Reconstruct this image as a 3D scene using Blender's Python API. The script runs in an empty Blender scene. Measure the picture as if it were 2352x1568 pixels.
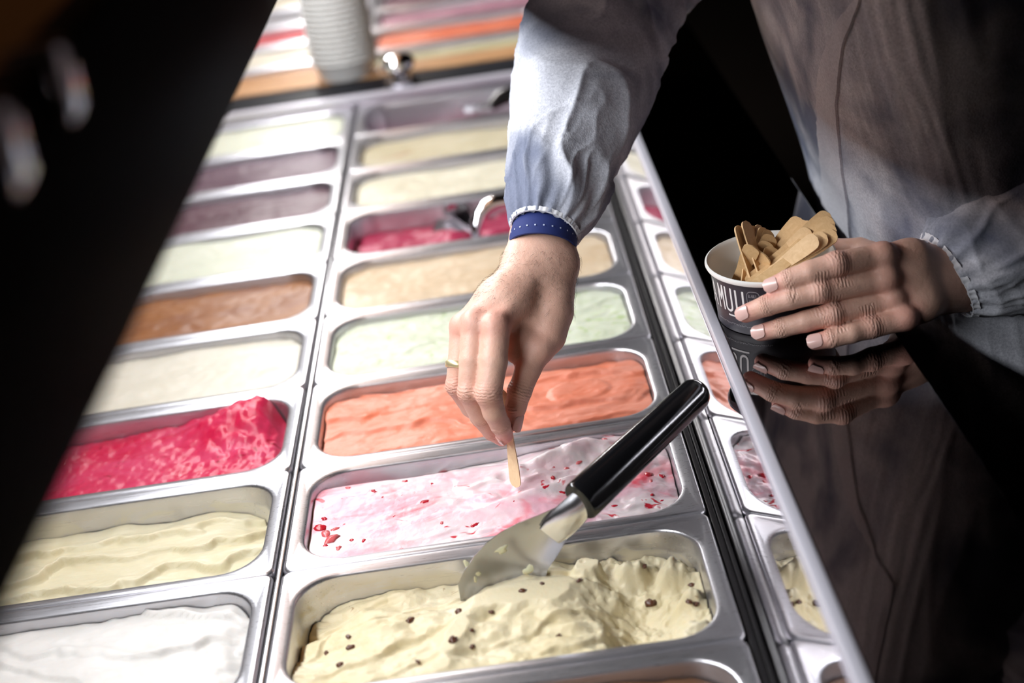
import bpy, math, random
import numpy as np
from mathutils import Vector, Matrix

S = bpy.context.scene
C = S.collection
# ------------------------------------------------------------------ camera
CAM = np.array([0.24057, -0.82537, 0.67071])
ROT = np.array([[0.9895266471, 0.1434866682, 0.0157667594],
                [-0.0493791626, 0.4391069375, -0.8970768059],
                [-0.1356418554, 0.8869028546, 0.4415932671]])
FPX = 3267.0
cam_data = bpy.data.cameras.new('camera')
cam = bpy.data.objects.new('camera', cam_data)
C.objects.link(cam)
M4 = Matrix.Identity(4)
for i in range(3):
    for j in range(3):
        M4[i][j] = float(ROT[i, j])
    M4[i][3] = float(CAM[i])
cam.matrix_world = M4
cam_data.sensor_width = 36.0
cam_data.lens = 36.0 * FPX / 2352.0
cam_data.clip_start = 0.02
cam_data.dof.use_dof = True
cam_data.dof.focus_distance = 1.245
cam_data.dof.aperture_fstop = 3.0
S.camera = cam
# ------------------------------------------------------------------ world, lamps, exposure
w = bpy.data.worlds.new('world'); S.world = w; w.use_nodes = True
w.node_tree.nodes['Background'].inputs[0].default_value = (0.75, 0.62, 0.55, 1)
w.node_tree.nodes['Background'].inputs[1].default_value = 0.012
S.view_settings.view_transform = 'Standard'
S.view_settings.look = 'None'
S.view_settings.gamma = 1.0
S.view_settings.use_curve_mapping = False
S.view_settings.exposure = 0.0
S.cycles.use_denoising = True
S.cycles.max_bounces = 8
S.cycles.transparent_max_bounces = 8
S.cycles.caustics_reflective = False
S.cycles.caustics_refractive = False
S.cycles.sample_clamp_indirect = 6.0

def area(name, loc, sx, sy, power, color, direction):
    l = bpy.data.lights.new(name, 'AREA'); l.shape = 'RECTANGLE'
    l.size = sx; l.size_y = sy; l.energy = power; l.color = color
    o = bpy.data.objects.new(name, l); C.objects.link(o)
    o.location = loc
    d = Vector(direction).normalized()
    z = -d; y = Vector((0, 1, 0)); x = y.cross(z).normalized(); y = z.cross(x)
    o.rotation_euler = Matrix((x, y, z)).transposed().to_euler()
    return o
area('hood_lamp', (-0.20, 0.42, 0.580), 0.05, 2.2, 18.5, (0.95, 0.97, 1.0), (0.86, 0, -0.5))
area('second_hood_lamp', (-0.20, 2.45, 0.605), 0.05, 1.8, 20.0, (1.0, 0.98, 0.96), (0.86, 0, -0.5))
area('warm_room_fill', (-1.2, 0.45, 1.75), 0.8, 0.8, 15.0, (1.0, 0.76, 0.68), (0.75, 0.04, -0.62))  # added fill for the room's weak warm ambient light, no fixture behind it

# ------------------------------------------------------------------ pixel helpers (2352 x 1568)
def ray(x, y):
    return ROT @ np.array([(x - 1176) / FPX, -(y - 784) / FPX, -1.0])
def at(x, y, depth):
    return CAM + ray(x, y) * depth
def on_z(x, y, z):
    d = ray(x, y); return CAM + d * (z - CAM[2]) / d[2]
def on_y(x, y, Y):
    d = ray(x, y); return CAM + d * (Y - CAM[1]) / d[1]
def on_x(x, y, X):
    d = ray(x, y); return CAM + d * (X - CAM[0]) / d[0]
VIEW = -ROT[:, 2]

# ------------------------------------------------------------------ noise
_rs = np.random.RandomState(7)
_perm = _rs.permutation(256).astype(np.int64)
_perm = np.concatenate([_perm, _perm, _perm])
_grad = _rs.normal(size=(256, 3)); _grad /= np.linalg.norm(_grad, axis=1)[:, None]
def noise(x, y, z=0.0):
    x, y, z = np.broadcast_arrays(np.asarray(x, float), np.asarray(y, float), np.asarray(z, float))
    xi, yi, zi = np.floor(x).astype(int), np.floor(y).astype(int), np.floor(z).astype(int)
    xf, yf, zf = x - xi, y - yi, z - zi
    u, v, q = [t * t * t * (t * (t * 6 - 15) + 10) for t in (xf, yf, zf)]
    def g(a, b, c):
        h = _perm[_perm[_perm[(xi + a) & 255] + ((yi + b) & 255)] + ((zi + c) & 255)]
        gr = _grad[h]
        return gr[..., 0] * (xf - a) + gr[..., 1] * (yf - b) + gr[..., 2] * (zf - c)
    def lp(a, b, t): return a + (b - a) * t
    return 1.6 * lp(lp(lp(g(0,0,0), g(1,0,0), u), lp(g(0,1,0), g(1,1,0), u), v),
                    lp(lp(g(0,0,1), g(1,0,1), u), lp(g(0,1,1), g(1,1,1), u), v), q)
def fbm(x, y, z=0.0, octv=4):
    s = 0; a = 1.0; f = 1.0
    for k in range(octv):
        s = s + a * noise(np.asarray(x) * f + 11.3 * k, np.asarray(y) * f, np.asarray(z) * f + 3.7 * k); a *= 0.5; f *= 2.03
    return s
def sstep(a, b, x):
    t = np.clip((np.asarray(x) - a) / (b - a), 0, 1); return t * t * (3 - 2 * t)

# ------------------------------------------------------------------ objects
def mesh(name, verts, faces, mat=None, parent=None, smooth=None, sharp=35):
    me = bpy.data.meshes.new(name)
    if isinstance(faces, np.ndarray):
        verts = np.asarray(verts, np.float32)
        n, k = faces.shape
        me.vertices.add(len(verts)); me.vertices.foreach_set('co', verts.ravel())
        me.loops.add(n * k); me.loops.foreach_set('vertex_index', faces.astype(np.int32).ravel())
        me.polygons.add(n); me.polygons.foreach_set('loop_start', np.arange(0, n * k, k, dtype=np.int32))
        me.update(calc_edges=True); me.validate()
    else:
        me.from_pydata([tuple(map(float, v)) for v in verts], [], [tuple(map(int, f)) for f in faces]); me.update()
    if smooth is None or smooth:
        me.polygons.foreach_set('use_smooth', [True] * len(me.polygons))
        if sharp: me.set_sharp_from_angle(angle=math.radians(sharp))
    o = bpy.data.objects.new(name, me); C.objects.link(o)
    if mat: me.materials.append(mat)
    if parent: o.parent = parent
    return o
def tag(o, label=None, cat=None, group=None, kind=None):
    if label: o['label'] = label
    if cat: o['category'] = cat
    if group: o['group'] = group
    if kind: o['kind'] = kind
    return o
def empty(name, loc, label, cat, group=None):
    o = bpy.data.objects.new(name, None); C.objects.link(o); o.location = loc; o.empty_display_size = 0.02
    return tag(o, label, cat, group)
class MB:
    def __init__(s): s.v = []; s.f = []
    def add(s, v, f):
        n = len(s.v); s.v += [tuple(map(float, q)) for q in v]; s.f += [tuple(int(i) + n for i in q) for q in f]; return s
    def box(s, x0, x1, y0, y1, z0, z1, bev=0.0):
        if bev <= 0:
            v = [(x, y, z) for z in (z0, z1) for y in (y0, y1) for x in (x0, x1)]
            return s.add(v, [(0,2,3,1),(4,5,7,6),(0,1,5,4),(2,6,7,3),(0,4,6,2),(1,3,7,5)])
        import bmesh
        bm = bmesh.new(); bmesh.ops.create_cube(bm, size=1)
        for q in bm.verts:
            q.co = ((x0 + x1) / 2 + q.co.x * (x1 - x0), (y0 + y1) / 2 + q.co.y * (y1 - y0), (z0 + z1) / 2 + q.co.z * (z1 - z0))
        bmesh.ops.bevel(bm, geom=bm.edges[:], offset=bev, segments=2, profile=0.5, affect='EDGES')
        bm.verts.index_update()
        s.add([q.co[:] for q in bm.verts], [[q.index for q in f.verts] for f in bm.faces]); bm.free(); return s
    def tube(s, pts, rad, n=12, cap=True):
        P = [np.array(p, float) for p in pts]; R = rad if hasattr(rad, '__len__') else [rad] * len(P)
        rings = []; ref = None
        for i, p in enumerate(P):
            t = P[min(i + 1, len(P) - 1)] - P[max(i - 1, 0)]; t /= np.linalg.norm(t)
            if ref is None: ref = np.cross(t, [0.3, 0.2, 1.0]); 
            ref = ref - t * (ref @ t); ref /= np.linalg.norm(ref); b = np.cross(t, ref)
            rings.append([p + R[i] * (math.cos(a) * ref + math.sin(a) * b) for a in np.linspace(0, 2 * math.pi, n, endpoint=False)])
        v = [q for r in rings for q in r]; f = []
        for i in range(len(P) - 1):
            for j in range(n):
                f.append((i * n + j, i * n + (j + 1) % n, (i + 1) * n + (j + 1) % n, (i + 1) * n + j))
        if cap: f += [tuple(range(n - 1, -1, -1)), tuple(range((len(P) - 1) * n, len(P) * n))]
        return s.add(v, f)
    def lathe(s, prof, c=(0, 0, 0), n=48, axis=None):
        v = []; f = []
        for r, z in prof:
            for a in np.linspace(0, 2 * math.pi, n, endpoint=False):
                v.append((c[0] + r * math.cos(a), c[1] + r * math.sin(a), c[2] + z))
        for i in range(len(prof) - 1):
            for j in range(n):
                f.append((i * n + j, i * n + (j + 1) % n, (i + 1) * n + (j + 1) % n, (i + 1) * n + j))
        return s.add(v, f)
    def build(s, name, mat=None, parent=None, smooth=True, sharp=35): return mesh(name, s.v, s.f, mat, parent, smooth, sharp)

def grid_faces(nu, nv, wrap=False):
    i = np.arange(nu - (0 if wrap else 1))[:, None]; j = np.arange(nv - 1)[None, :]
    i2 = (i + 1) % nu
    return np.stack([i * nv + j, i2 * nv + j, i2 * nv + j + 1, i * nv + j + 1], -1).reshape(-1, 4)

# ------------------------------------------------------------------ materials
def material(name, color=(0.8, 0.8, 0.8), rough=0.5, metal=0.0, **kw):
    m = bpy.data.materials.new(name); m.use_nodes = True
    b = m.node_tree.nodes['Principled BSDF']
    b.inputs['Base Color'].default_value = (*color, 1); b.inputs['Roughness'].default_value = rough; b.inputs['Metallic'].default_value = metal
    for k, v in kw.items():
        b.inputs[k.replace('_', ' ')].default_value = v
    return m
class NT:
    def __init__(s, m): s.t = m.node_tree; s.b = s.t.nodes['Principled BSDF']
    def n(s, typ, **kw):
        q = s.t.nodes.new(typ)
        for k, v in kw.items():
            if k[0] == 'i' and k[1:].isdigit(): q.inputs[int(k[1:])].default_value = v
            elif k.startswith('in_'): q.inputs[k[3:].replace('_', ' ')].default_value = v
            else: setattr(q, k, v)
        return q
    def l(s, a, b): s.t.links.new(a, b)
    def coords(s, scale=(1, 1, 1), kind='Object'):
        tc = s.n('ShaderNodeTexCoord'); mp = s.n('ShaderNodeMapping'); mp.inputs['Scale'].default_value = scale
        s.l(tc.outputs[kind], mp.inputs['Vector']); return mp.outputs[0]
    def noise(s, vec, scale, detail=3.0, rough=0.5, dist=0.0):
        q = s.n('ShaderNodeTexNoise'); q.inputs['Scale'].default_value = scale; q.inputs['Detail'].default_value = detail
        q.inputs['Roughness'].default_value = rough; q.inputs['Distortion'].default_value = dist
        if vec is not None: s.l(vec, q.inputs['Vector'])
        return q.outputs['Fac']
    def ramp(s, fac, stops):
        q = s.n('ShaderNodeValToRGB'); e = q.color_ramp.elements
        while len(e) < len(stops): e.new(0.5)
        for k, (p, c) in zip(e, stops): k.position = p; k.color = (*c, 1) if len(c) == 3 else c
        s.l(fac, q.inputs[0]); return q.outputs[0]
    def mix(s, fac, a, b):
        q = s.n('ShaderNodeMix', data_type='RGBA')
        for sock, val in ((q.inputs[0], fac), (q.inputs[6], a), (q.inputs[7], b)):
            if hasattr(val, 'is_output'): s.l(val, sock)
            elif hasattr(val, '__len__'): sock.default_value = (*val, 1) if len(val) == 3 else val
            else: sock.default_value = val
        return q.outputs[2]
    def bump(s, h, strength=0.3, dist=0.001, prev=None):
        q = s.n('ShaderNodeBump'); q.inputs['Strength'].default_value = strength; q.inputs['Distance'].default_value = dist
        s.l(h, q.inputs['Height'])
        if prev is not None: s.l(prev, q.inputs['Normal'])
        s.l(q.outputs[0], s.b.inputs['Normal']); return q.outputs[0]
def srgb(r, g, b):
    return tuple((c / 255 / 12.92 if c / 255 <= 0.04045 else ((c / 255 + 0.055) / 1.055) ** 2.4) for c in (r, g, b))

def steel(name, color=(0.62, 0.615, 0.65), rough=0.28, scratch=(4, 160, 160), smear=None):
    m = material(name, color, rough, 0.92); k = NT(m)
    v = k.coords(scratch)
    f = k.noise(v, 6.0, 4.0, 0.6)
    r = k.n('ShaderNodeMapRange'); r.inputs[3].default_value = rough - 0.08; r.inputs[4].default_value = rough + 0.12
    k.l(f, r.inputs[0]); k.l(r.outputs[0], k.b.inputs['Roughness'])
    if smear:
        v2 = k.coords((14, 14, 26)); s_ = k.noise(v2, 1.0, 5.0, 0.6, 1.2)
        fac = k.ramp(s_, [(0.5, (0, 0, 0)), (0.6, (0.75, 0.75, 0.75))])
        g = k.n('ShaderNodeSeparateXYZ'); tc = k.n('ShaderNodeTexCoord'); k.l(tc.outputs['Object'], g.inputs[0])
        mr = k.n('ShaderNodeMapRange'); mr.inputs[1].default_value = -0.016; mr.inputs[2].default_value = -0.007; mr.inputs[3].default_value = 1; mr.inputs[4].default_value = 0
        k.l(g.outputs[2], mr.inputs[0])
        mu = k.n('ShaderNodeMath', operation='MULTIPLY'); k.l(fac, mu.inputs[0]); k.l(mr.outputs[0], mu.inputs[1])
        col = k.mix(mu.outputs[0], color, smear); k.l(col, k.b.inputs['Base Color'])
        inv = k.n('ShaderNodeMath', operation='SUBTRACT'); inv.inputs[0].default_value = 0.92; inv.use_clamp = True; k.l(mu.outputs[0], inv.inputs[1]); k.l(inv.outputs[0], k.b.inputs['Metallic'])
    return m
M = {}
M['steel'] = steel('brushed_steel', (0.62, 0.615, 0.65), 0.28)
M['steel_rum'] = steel('steel_smeared_with_custard', smear=(0.62, 0.55, 0.38))
M['steel_cream'] = steel('steel_smeared_with_cream', smear=(0.66, 0.62, 0.48))
M['rail'] = material('rail_steel', (0.5, 0.5, 0.53), 0.22, 1.0)
M['mirror'] = material('polished_mirror', (0.80, 0.78, 0.83), 0.03, 1.0)
M['strip'] = material('polished_strip', (0.62, 0.60, 0.62), 0.10, 1.0)
M['black_strip'] = material('black_rubber', (0.012, 0.011, 0.012), 0.3)
M['black_glass'] = material('black_glass', (0.30, 0.285, 0.29), 0.035, 1.0)
M['edge'] = material('ground_glass_edge', (0.72, 0.70, 0.78), 0.4, 0.35)
M['black_gloss'] = material('black_gloss', (0.010, 0.006, 0.004), 0.4, Specular_IOR_Level=0.03, IOR=1.2)
M['black_bar'] = material('black_bar', (0.012, 0.013, 0.017), 0.5, Specular_IOR_Level=0.1)
M['brown_gloss'] = material('brown_gloss', (0.26, 0.115, 0.03), 0.45, Specular_IOR_Level=0.2)
M['cabinet'] = material('dark_cabinet', (0.02, 0.018, 0.018), 0.5)
M['chrome'] = material('chrome', (0.86, 0.86, 0.9), 0.08, 1.0)
M['white_lacquer'] = material('white_lacquer', (0.75, 0.75, 0.75), 0.5)

def wood(name, a, b, scale=(30, 30, 6), rough=0.55):
    m = material(name, a, rough); k = NT(m); v = k.coords(scale)
    f = k.noise(v, 3.0, 5.0, 0.6, 0.8); k.l(k.ramp(f, [(0.3, a), (0.7, b)]), k.b.inputs['Base Color'])
    k.bump(f, 0.15, 0.0004); return m
M['wood'] = wood('birch_wood', srgb(222, 186, 138), srgb(204, 164, 114), (60, 60, 60))
M['pale_wood'] = wood('pale_wood', srgb(244, 218, 176), srgb(232, 202, 156), (60, 60, 60))
M['ledge_wood'] = wood('ledge_wood', srgb(205, 160, 110), srgb(150, 105, 70), (4, 60, 60))

def gelato_mat(name, c1, c2, scale=22.0, stretch=(0.45, 1, 1), lo=0.35, hi=0.65, speck=None, speck2=None, bump=0.25, rough=0.42, fine=260.0):
    m = material(name, c1, rough); k = NT(m)
    v = k.coords(stretch)
    f = k.noise(v, scale, 4.0, 0.55, 1.4)
    col = k.ramp(f, [(lo, c1), (hi, c2)])
    for sp in (speck, speck2):
        if not sp: continue
        colr, sc, th, wid = sp
        s2 = k.noise(k.coords((0.7, 1, 1)), sc, 3.0, 0.6, 1.5)
        fac = k.ramp(s2, [(th, (0, 0, 0)), (th + wid, (1, 1, 1))])
        col = k.mix(fac, col, colr)
    k.l(col, k.b.inputs['Base Color'])
    k.b.inputs['Subsurface Weight'].default_value = 0.25
    k.b.inputs['Subsurface Radius'].default_value = (0.006, 0.004, 0.003)
    k.b.inputs['Subsurface Scale'].default_value = 0.6
    k.b.inputs['Specular IOR Level'].default_value = 0.35
    h1 = k.noise(k.coords((1, 1, 1)), fine, 4.0, 0.65)
    b1 = k.bump(h1, bump, 0.0012)
    return m

# ------------------------------------------------------------------ room shell
FL = -0.95
tag(MB().box(-4, 4, -4, 7, FL - 0.1, FL).build('floor', material('floor_tiles', (0.03, 0.022, 0.018), 0.4)), kind='structure')
tag(MB().box(-4, 4, -4, 7, 1.9, 2.0).build('ceiling', material('ceiling_paint', (0.05, 0.04, 0.035), 0.8)), kind='structure')
mw = material('wall_paint', (0.03, 0.02, 0.014), 0.7)
tag(MB().box(-4.1, -4, -4, 7, FL, 2).build('wall_left', mw), kind='structure')
tag(MB().box(4, 4.1, -4, 7, FL, 2).build('wall_right', mw), kind='structure')
tag(MB().box(-4, 4, 7, 7.1, FL, 2).build('wall_back', mw), kind='structure')
tag(MB().box(-4, 4, -4.1, -4, FL, 2).build('wall_front', mw), kind='structure')

# ------------------------------------------------------------------ display case (one unit) with its counter and hood
P = 0.168
MX0, MK = 0.378, 0.176            # the polished side wall leans: x = MX0 + MK * z
CT = 0.107                        # counter top height above the pan rims
YA, YB = -0.75, 1.5135             # ends of the first section
def mx(z): return MX0 + MK * z
case = empty('display_case', (0, 0.4, FL), 'long gelato display case with polished steel inner wall', 'display case')
def bring(o, root):               # parent while keeping world coordinates
    o.parent = root; o.matrix_parent_inverse = Matrix.Translation(-Vector(root.location)); return o
def part(mb, name, mat, root, **kw): return bring(mb.build(name, mat, None, **kw), root)
def leaning(z0, z1, y0, y1, t):
    b = MB(); v = []
    for z in (z0, z1):
        for y in (y0, y1):
            for x in (mx(z), mx(z) + t): v.append((x, y, z))
    return b.add(v, [(0,2,3,1),(4,5,7,6),(0,1,5,4),(2,6,7,3),(0,4,6,2),(1,3,7,5)])
part(MB().box(-0.40, 0.378, YA, YB, FL, -0.16), 'cabinet', M['cabinet'], case)
lb = MB(); lb.add([(x + t, y, z) for x, z in ((0.3735, -0.006), (0.3832, 0.0275)) for y in (YA, YB) for t in (0, .004)], [(0,2,3,1),(4,5,7,6),(0,1,5,4),(2,6,7,3),(0,4,6,2),(1,3,7,5)])
part(lb, 'steel_strip', M['strip'], case, smooth=False)
part(leaning(0.0281, CT - 0.0112, YA, YB, 0.005), 'mirror_panel', M['mirror'], case, smooth=False)
rs = MB().box(0.3640, 0.3695, YA, YB, -0.16, -0.004, 0.0012).box(0.3700, 0.3733, YA, YB, -0.16, -0.002, 0.0008)
part(rs, 'rubber_strip', M['black_strip'], case)
for y0, y1 in ((YA, YB),):
    part(MB().box(-0.0024, 0.0024, y0, y1, -0.16, -0.003, 0.001), 'pan_rail', M['rail'], case)
part(MB().box(-0.395, -0.366, YA, YB, -0.16, 0.001), 'left_sill', M['rail'], case)
for k in range(-2, 10):
    for x0, x1 in ((-0.365, -0.003), (0.003, 0.365)):
        if k < 9: part(MB().box(x0, x1, k * P - 0.0012, k * P + 0.0012, -0.16, -0.0108), 'cross_rail', M['rail'], case, smooth=False)
# end wall of the section: polished plate with a black bar along its top, and a chrome knob
part(MB().box(-0.39, 0.3755, YB, YB + 0.006, -0.16, 0.0045), 'end_plate', steel('end_plate_steel', (0.66, 0.62, 0.68), 0.2), case, smooth=False)
part(MB().box(-0.39, 0.372, YB - 0.003, YB + 0.012, 0.0048, 0.0165, 0.0015), 'end_trim', M['edge'], case)
part(MB().box(-0.39, 0.372, YB + 0.014, YB + 0.098, -0.16, 0.0165, 0.003), 'end_bar', M['black_bar'], case)
kx, ky = 0.080, YB + 0.036
part(MB().lathe([(0.0, 0.0312), (0.027, 0.0312), (0.0275, 0.037), (0.016, 0.041), (0.014, 0.050), (0.021, 0.054), (0.0285, 0.062), (0.0285, 0.070), (0.022, 0.078), (0.009, 0.081), (0.0, 0.0815)], (kx, ky, -.0145)), 'knob', M['chrome'], case)

ct = empty('counter_top', (0.47, 0.5, CT), 'glossy black counter top with pale ground edge under the cup', 'counter top')
part(MB().box(0.4045, 0.541, -0.9, 3.2, CT - 0.010, CT, 0.0008), 'slab', M['black_glass'], ct, smooth=False)
part(MB().box(0.3955, 0.4043, -0.9, 1.545, CT - 0.0105, CT, 0.0010), 'ground_edge', M['edge'], ct)
part(MB().box(0.415, 0.532, -0.9, 3.2, FL, CT - 0.0106), 'counter_base', M['cabinet'], ct, smooth=False)

hood = empty('hood', (-0.15, 0.4, 0.44), 'dark lamp hood running over the left pans', 'hood')
part(MB().box(0.063, 0.081, -0.8, 3.4, 0.440, 0.558, 0.004), 'fascia', M['black_gloss'], hood)
def roofz(x): return 0.551 + (0.0625 - x) * 0.5
def sheet(x0, x1, dz, t):
    v = [(x, y, roofz(x) + dz + (t if k else 0)) for k in (0, 1) for y in (-0.8, 3.4) for x in (x0, x1)]
    return MB().add(v, [(0,2,3,1),(4,5,7,6),(0,1,5,4),(2,6,7,3),(0,4,6,2),(1,3,7,5)])
part(sheet(-0.46, 0.0625, 0, 0.006), 'roof', M['brown_gloss'], hood, smooth=False)
part(sheet(-0.29, -0.12, -0.012, 0.0115), 'lamp_tray', M['white_lacquer'], hood, smooth=False)
part(MB().box(-0.455, -0.445, -0.8, 3.4, -0.15, 0.79), 'front_pane', material('dark_front_pane', (0.02, 0.014, 0.01), 0.15), hood, smooth=False)
for q in ((172, 275), (40, 415)):
    c = on_x(*q, 0.082)
    part(MB().box(0.0632, 0.085, c[1] - 0.012, c[1] + 0.012, 0.532, 0.5605, 0.003), 'clip', M['chrome'], hood)

# ------------------------------------------------------------------ pans
def rloop(hx, hy, r, z, n=9):
    out = []
    for cx, cy, a0 in ((hx - r, hy - r, 0), (-hx + r, hy - r, 90), (-hx + r, -hy + r, 180), (hx - r, -hy + r, 270)):
        for k in range(n):
            a = math.radians(a0 + 90.0 * k / (n - 1)); out.append((cx + r * math.cos(a), cy + r * math.sin(a), z))
    return out
HX, HY = 0.1795, 0.0834
OX, OY, OR = HX - 0.0150, HY - 0.0125, 0.036      # opening
def pan_mesh(name, mat):
    L = [(HX, HY, .007, -.010), (HX + .0004, HY + .0002, .007, -.0045), (HX - .0004, HY - .0004, .007, -.0016), (HX - .0016, HY - .0014, .007, -.0003), (HX - .003, HY - .0028, .0065, 0.0),
         (HX - .006, HY - .0055, .008, -.0004), (OX + .005, OY + .0045, OR + .003, -.0016), (OX + .002, OY + .0018, OR + .0015, -.0019), (OX + .0005, OY + .0005, OR + .0003, -.0028),
         (OX, OY, OR, -.005), (OX - .0008, OY - .0008, OR, -.010), (OX - .005, OY - .005, OR, -.055), (OX - .009, OY - .009, OR, -.100), (OX - .013, OY - .013, OR - .004, -.110), (OX - .03, OY - .03, OR - .012, -.113)]
    v = []; f = []
    for q in L: v += rloop(*q)
    n = 36
    for i in range(len(L) - 1):
        for j in range(n): f.append((i * n + j, i * n + (j + 1) % n, (i + 1) * n + (j + 1) % n, (i + 1) * n + j))
    f.append(tuple(range((len(L) - 1) * n, len(L) * n)))
    return mesh(name, v, f, mat, None, True, 50)
_pan0 = {}
def place_pan(cx, cy, label, group, mat='steel', dz=0.0):
    if mat not in _pan0:
        o = _pan0[mat] = pan_mesh('gelato_pan', M[mat])
    else:
        o = _pan0[mat].copy(); C.objects.link(o)
    o.location = (cx, cy, dz)
    return tag(o, label, 'pan', group)

def gelato(name, cx, cy, hf, mat, label, res=0.0022, group=None, top=0.0):
    """a body of gelato filling a pan: height field on top, following the tapered walls, closed below"""
    hx, hy, r = OX - 0.0010, OY - 0.0010, OR
    nu, nv = int(2 * hx / res), int(2 * hy / res)
    u = np.linspace(-1, 1, nu); v = np.linspace(-1, 1, nv)
    U, V = np.meshgrid(u, v, indexing='ij')
    def onto(U, V, ins):
        ax, ay = hx - ins, hy - ins
        X = U * ax; Y = V * ay
        qx = np.abs(X) - (ax - r); qy = np.abs(Y) - (ay - r)
        d = np.hypot(np.maximum(qx, 0), np.maximum(qy, 0))
        corner = (qx > 0) & (qy > 0)
        # square corner -> round corner by scaling along the diagonal direction
        m = np.maximum(qx, qy); sc = np.where(corner & (d > 0), m / np.maximum(d, 1e-9), 1.0)
        X = np.where(corner, np.sign(X) * (ax - r + qx * sc), X); Y = np.where(corner, np.sign(Y) * (ay - r + qy * sc), Y)
        return X, Y
    X, Y = onto(U, V, 0)
    z = hf(X, Y)
    ins = np.clip(-z - 0.005, 0, 1) * 0.105
    X, Y = onto(U, V, ins)
    vt = np.stack([X, Y, z], -1).reshape(-1, 3)
    f = grid_faces(nu, nv)
    idx = np.arange(nu * nv).reshape(nu, nv)
    edge = np.concatenate([idx[:, 0], idx[-1, 1:], idx[-2::-1, -1], idx[0, -2:0:-1]])
    bx, by = onto(U, V, 0.0130)
    low = np.stack([bx, by, np.full_like(bx, -0.104)], -1).reshape(-1, 3)[edge]
    n0 = len(vt); ne = len(edge)
    k = np.arange(ne); k2 = (k + 1) % ne
    side = np.stack([edge[k], n0 + k, n0 + k2, edge[k2]], -1)
    vt = np.concatenate([vt, low, [[0, 0, -0.104]]])
    faces = np.concatenate([f, side])
    o = mesh(name, vt, faces, mat, None, True, 0)
    o.location = (cx, cy, 0)
    tag(o, label, 'gelato', group)
    return o

def strokes(X, Y, freq, amp, sharp=1.6, warp=0.35, seed=0.0, tilt=0.0):
    """spatula strokes along the pan: soft ramps ending in small lips"""
    s = -(Y + tilt * X) * freq + warp * fbm(X * 9 + seed, Y * 14, seed, 3) + 0.25 * fbm(X * 30, Y * 40, seed + 5, 2)
    t = s - np.floor(s)
    lip = t ** sharp * (1 - sstep(0.86, 1.0, t))
    a = amp * (0.55 + 0.6 * noise(X * 8 + seed, np.floor(s) * 3.1, seed))
    return a * lip
def smoothtop(level, seed, amp=0.003, st=0.0022, freq=26, slope=0.0):
    def h(X, Y):
        z = level + amp * fbm(X * 7 + seed, Y * 16, seed, 3) + slope * Y
        z = z + strokes(X, Y, freq, st, seed=seed, warp=0.6, tilt=0.05)
        return z + 0.0006 * fbm(X * 80, Y * 120, seed, 3)
    return h
def gauss(X, Y, x0, y0, sx, sy, rot=0.0):
    c, s_ = math.cos(rot), math.sin(rot)
    a = (X - x0) * c + (Y - y0) * s_; b = -(X - x0) * s_ + (Y - y0) * c
    return np.exp(-(a / sx) ** 2 - (b / sy) ** 2)
LX, RX = -0.183, 0.183
def row(k): return (k + 0.5) * P

# heights, flavour by flavour (local coordinates of a pan: x along its length, y away from the camera)
def h_white(X, Y):
    z = -0.0135 + 0.005 * fbm(X * 9, Y * 16, 1.0, 3) + strokes(X, Y, 26, 0.009, 1.5, 0.9, 3.0, 0.3)
    z = z + 0.006 * gauss(X, Y, 0.02, 0.01, 0.08, 0.03) - .006 * sstep(.14, .165, X); return np.minimum(z, -.004) + 0.0008 * fbm(X * 70, Y * 90, 2, 3)
def h_cream(X, Y):
    z = -0.026 - 0.003 * sstep(0.0, 0.06, Y) - 0.012 * sstep(0.11, 0.16, X) * sstep(0, .05, Y) + 0.003 * fbm(X * 8, Y * 12, 4.0, 3)
    z = z + strokes(X, Y, 23, 0.019, 2.2, 0.75, 7.0, -0.10)
    z = z - 0.010 * gauss(X, Y, 0.13, -0.045, 0.05, 0.018, -0.3) + 0.0012 * np.abs(fbm(X * 25, Y * 90, 5, 3))
    z = z + 0.006 * sstep(0.02, -0.06, Y); return np.minimum(z, -.005)
def h_rasp(X, Y):
    z = -0.020 + 0.004 * fbm(X * 10, Y * 14, 8.0, 3) + 0.001 * fbm(X * 90, Y * 90, 1, 2)
    z = z + 0.020 * sstep(0.04, 0.13, X) * sstep(-0.03, 0.05, Y) + 0.010 * gauss(X, Y, 0.10, 0.04, 0.05, 0.022)
    z = z + 0.006 * np.abs(fbm(X * 30, Y * 34, 3.0, 3)) * sstep(0.0, 0.10, X)
    z = z - 0.012 * gauss(X, Y, 0.155, 0.02, 0.014, 0.02)
    return np.minimum(z, 0.006 - 0.03 * sstep(0.130, 0.164, X))
def h_orange(X, Y):
    z = -0.011 + 0.003 * fbm(X * 8, Y * 12, 2.0, 3) + strokes(X, Y, 24, 0.0055, 1.4, 0.5, 1.0, 0.12)
    r = np.hypot((X - 0.095) * 0.7, (Y - 0.004)) ; t = (r * 42) % 1.0
    z = z + 0.0022 * (t * (1 - sstep(0.8, 1.0, t))) * sstep(0.055, 0.03, r)
    return z + 0.0007 * fbm(X * 60, Y * 110, 2, 3) - 0.005 * sstep(0.055, 0.07, np.abs(Y))
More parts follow.
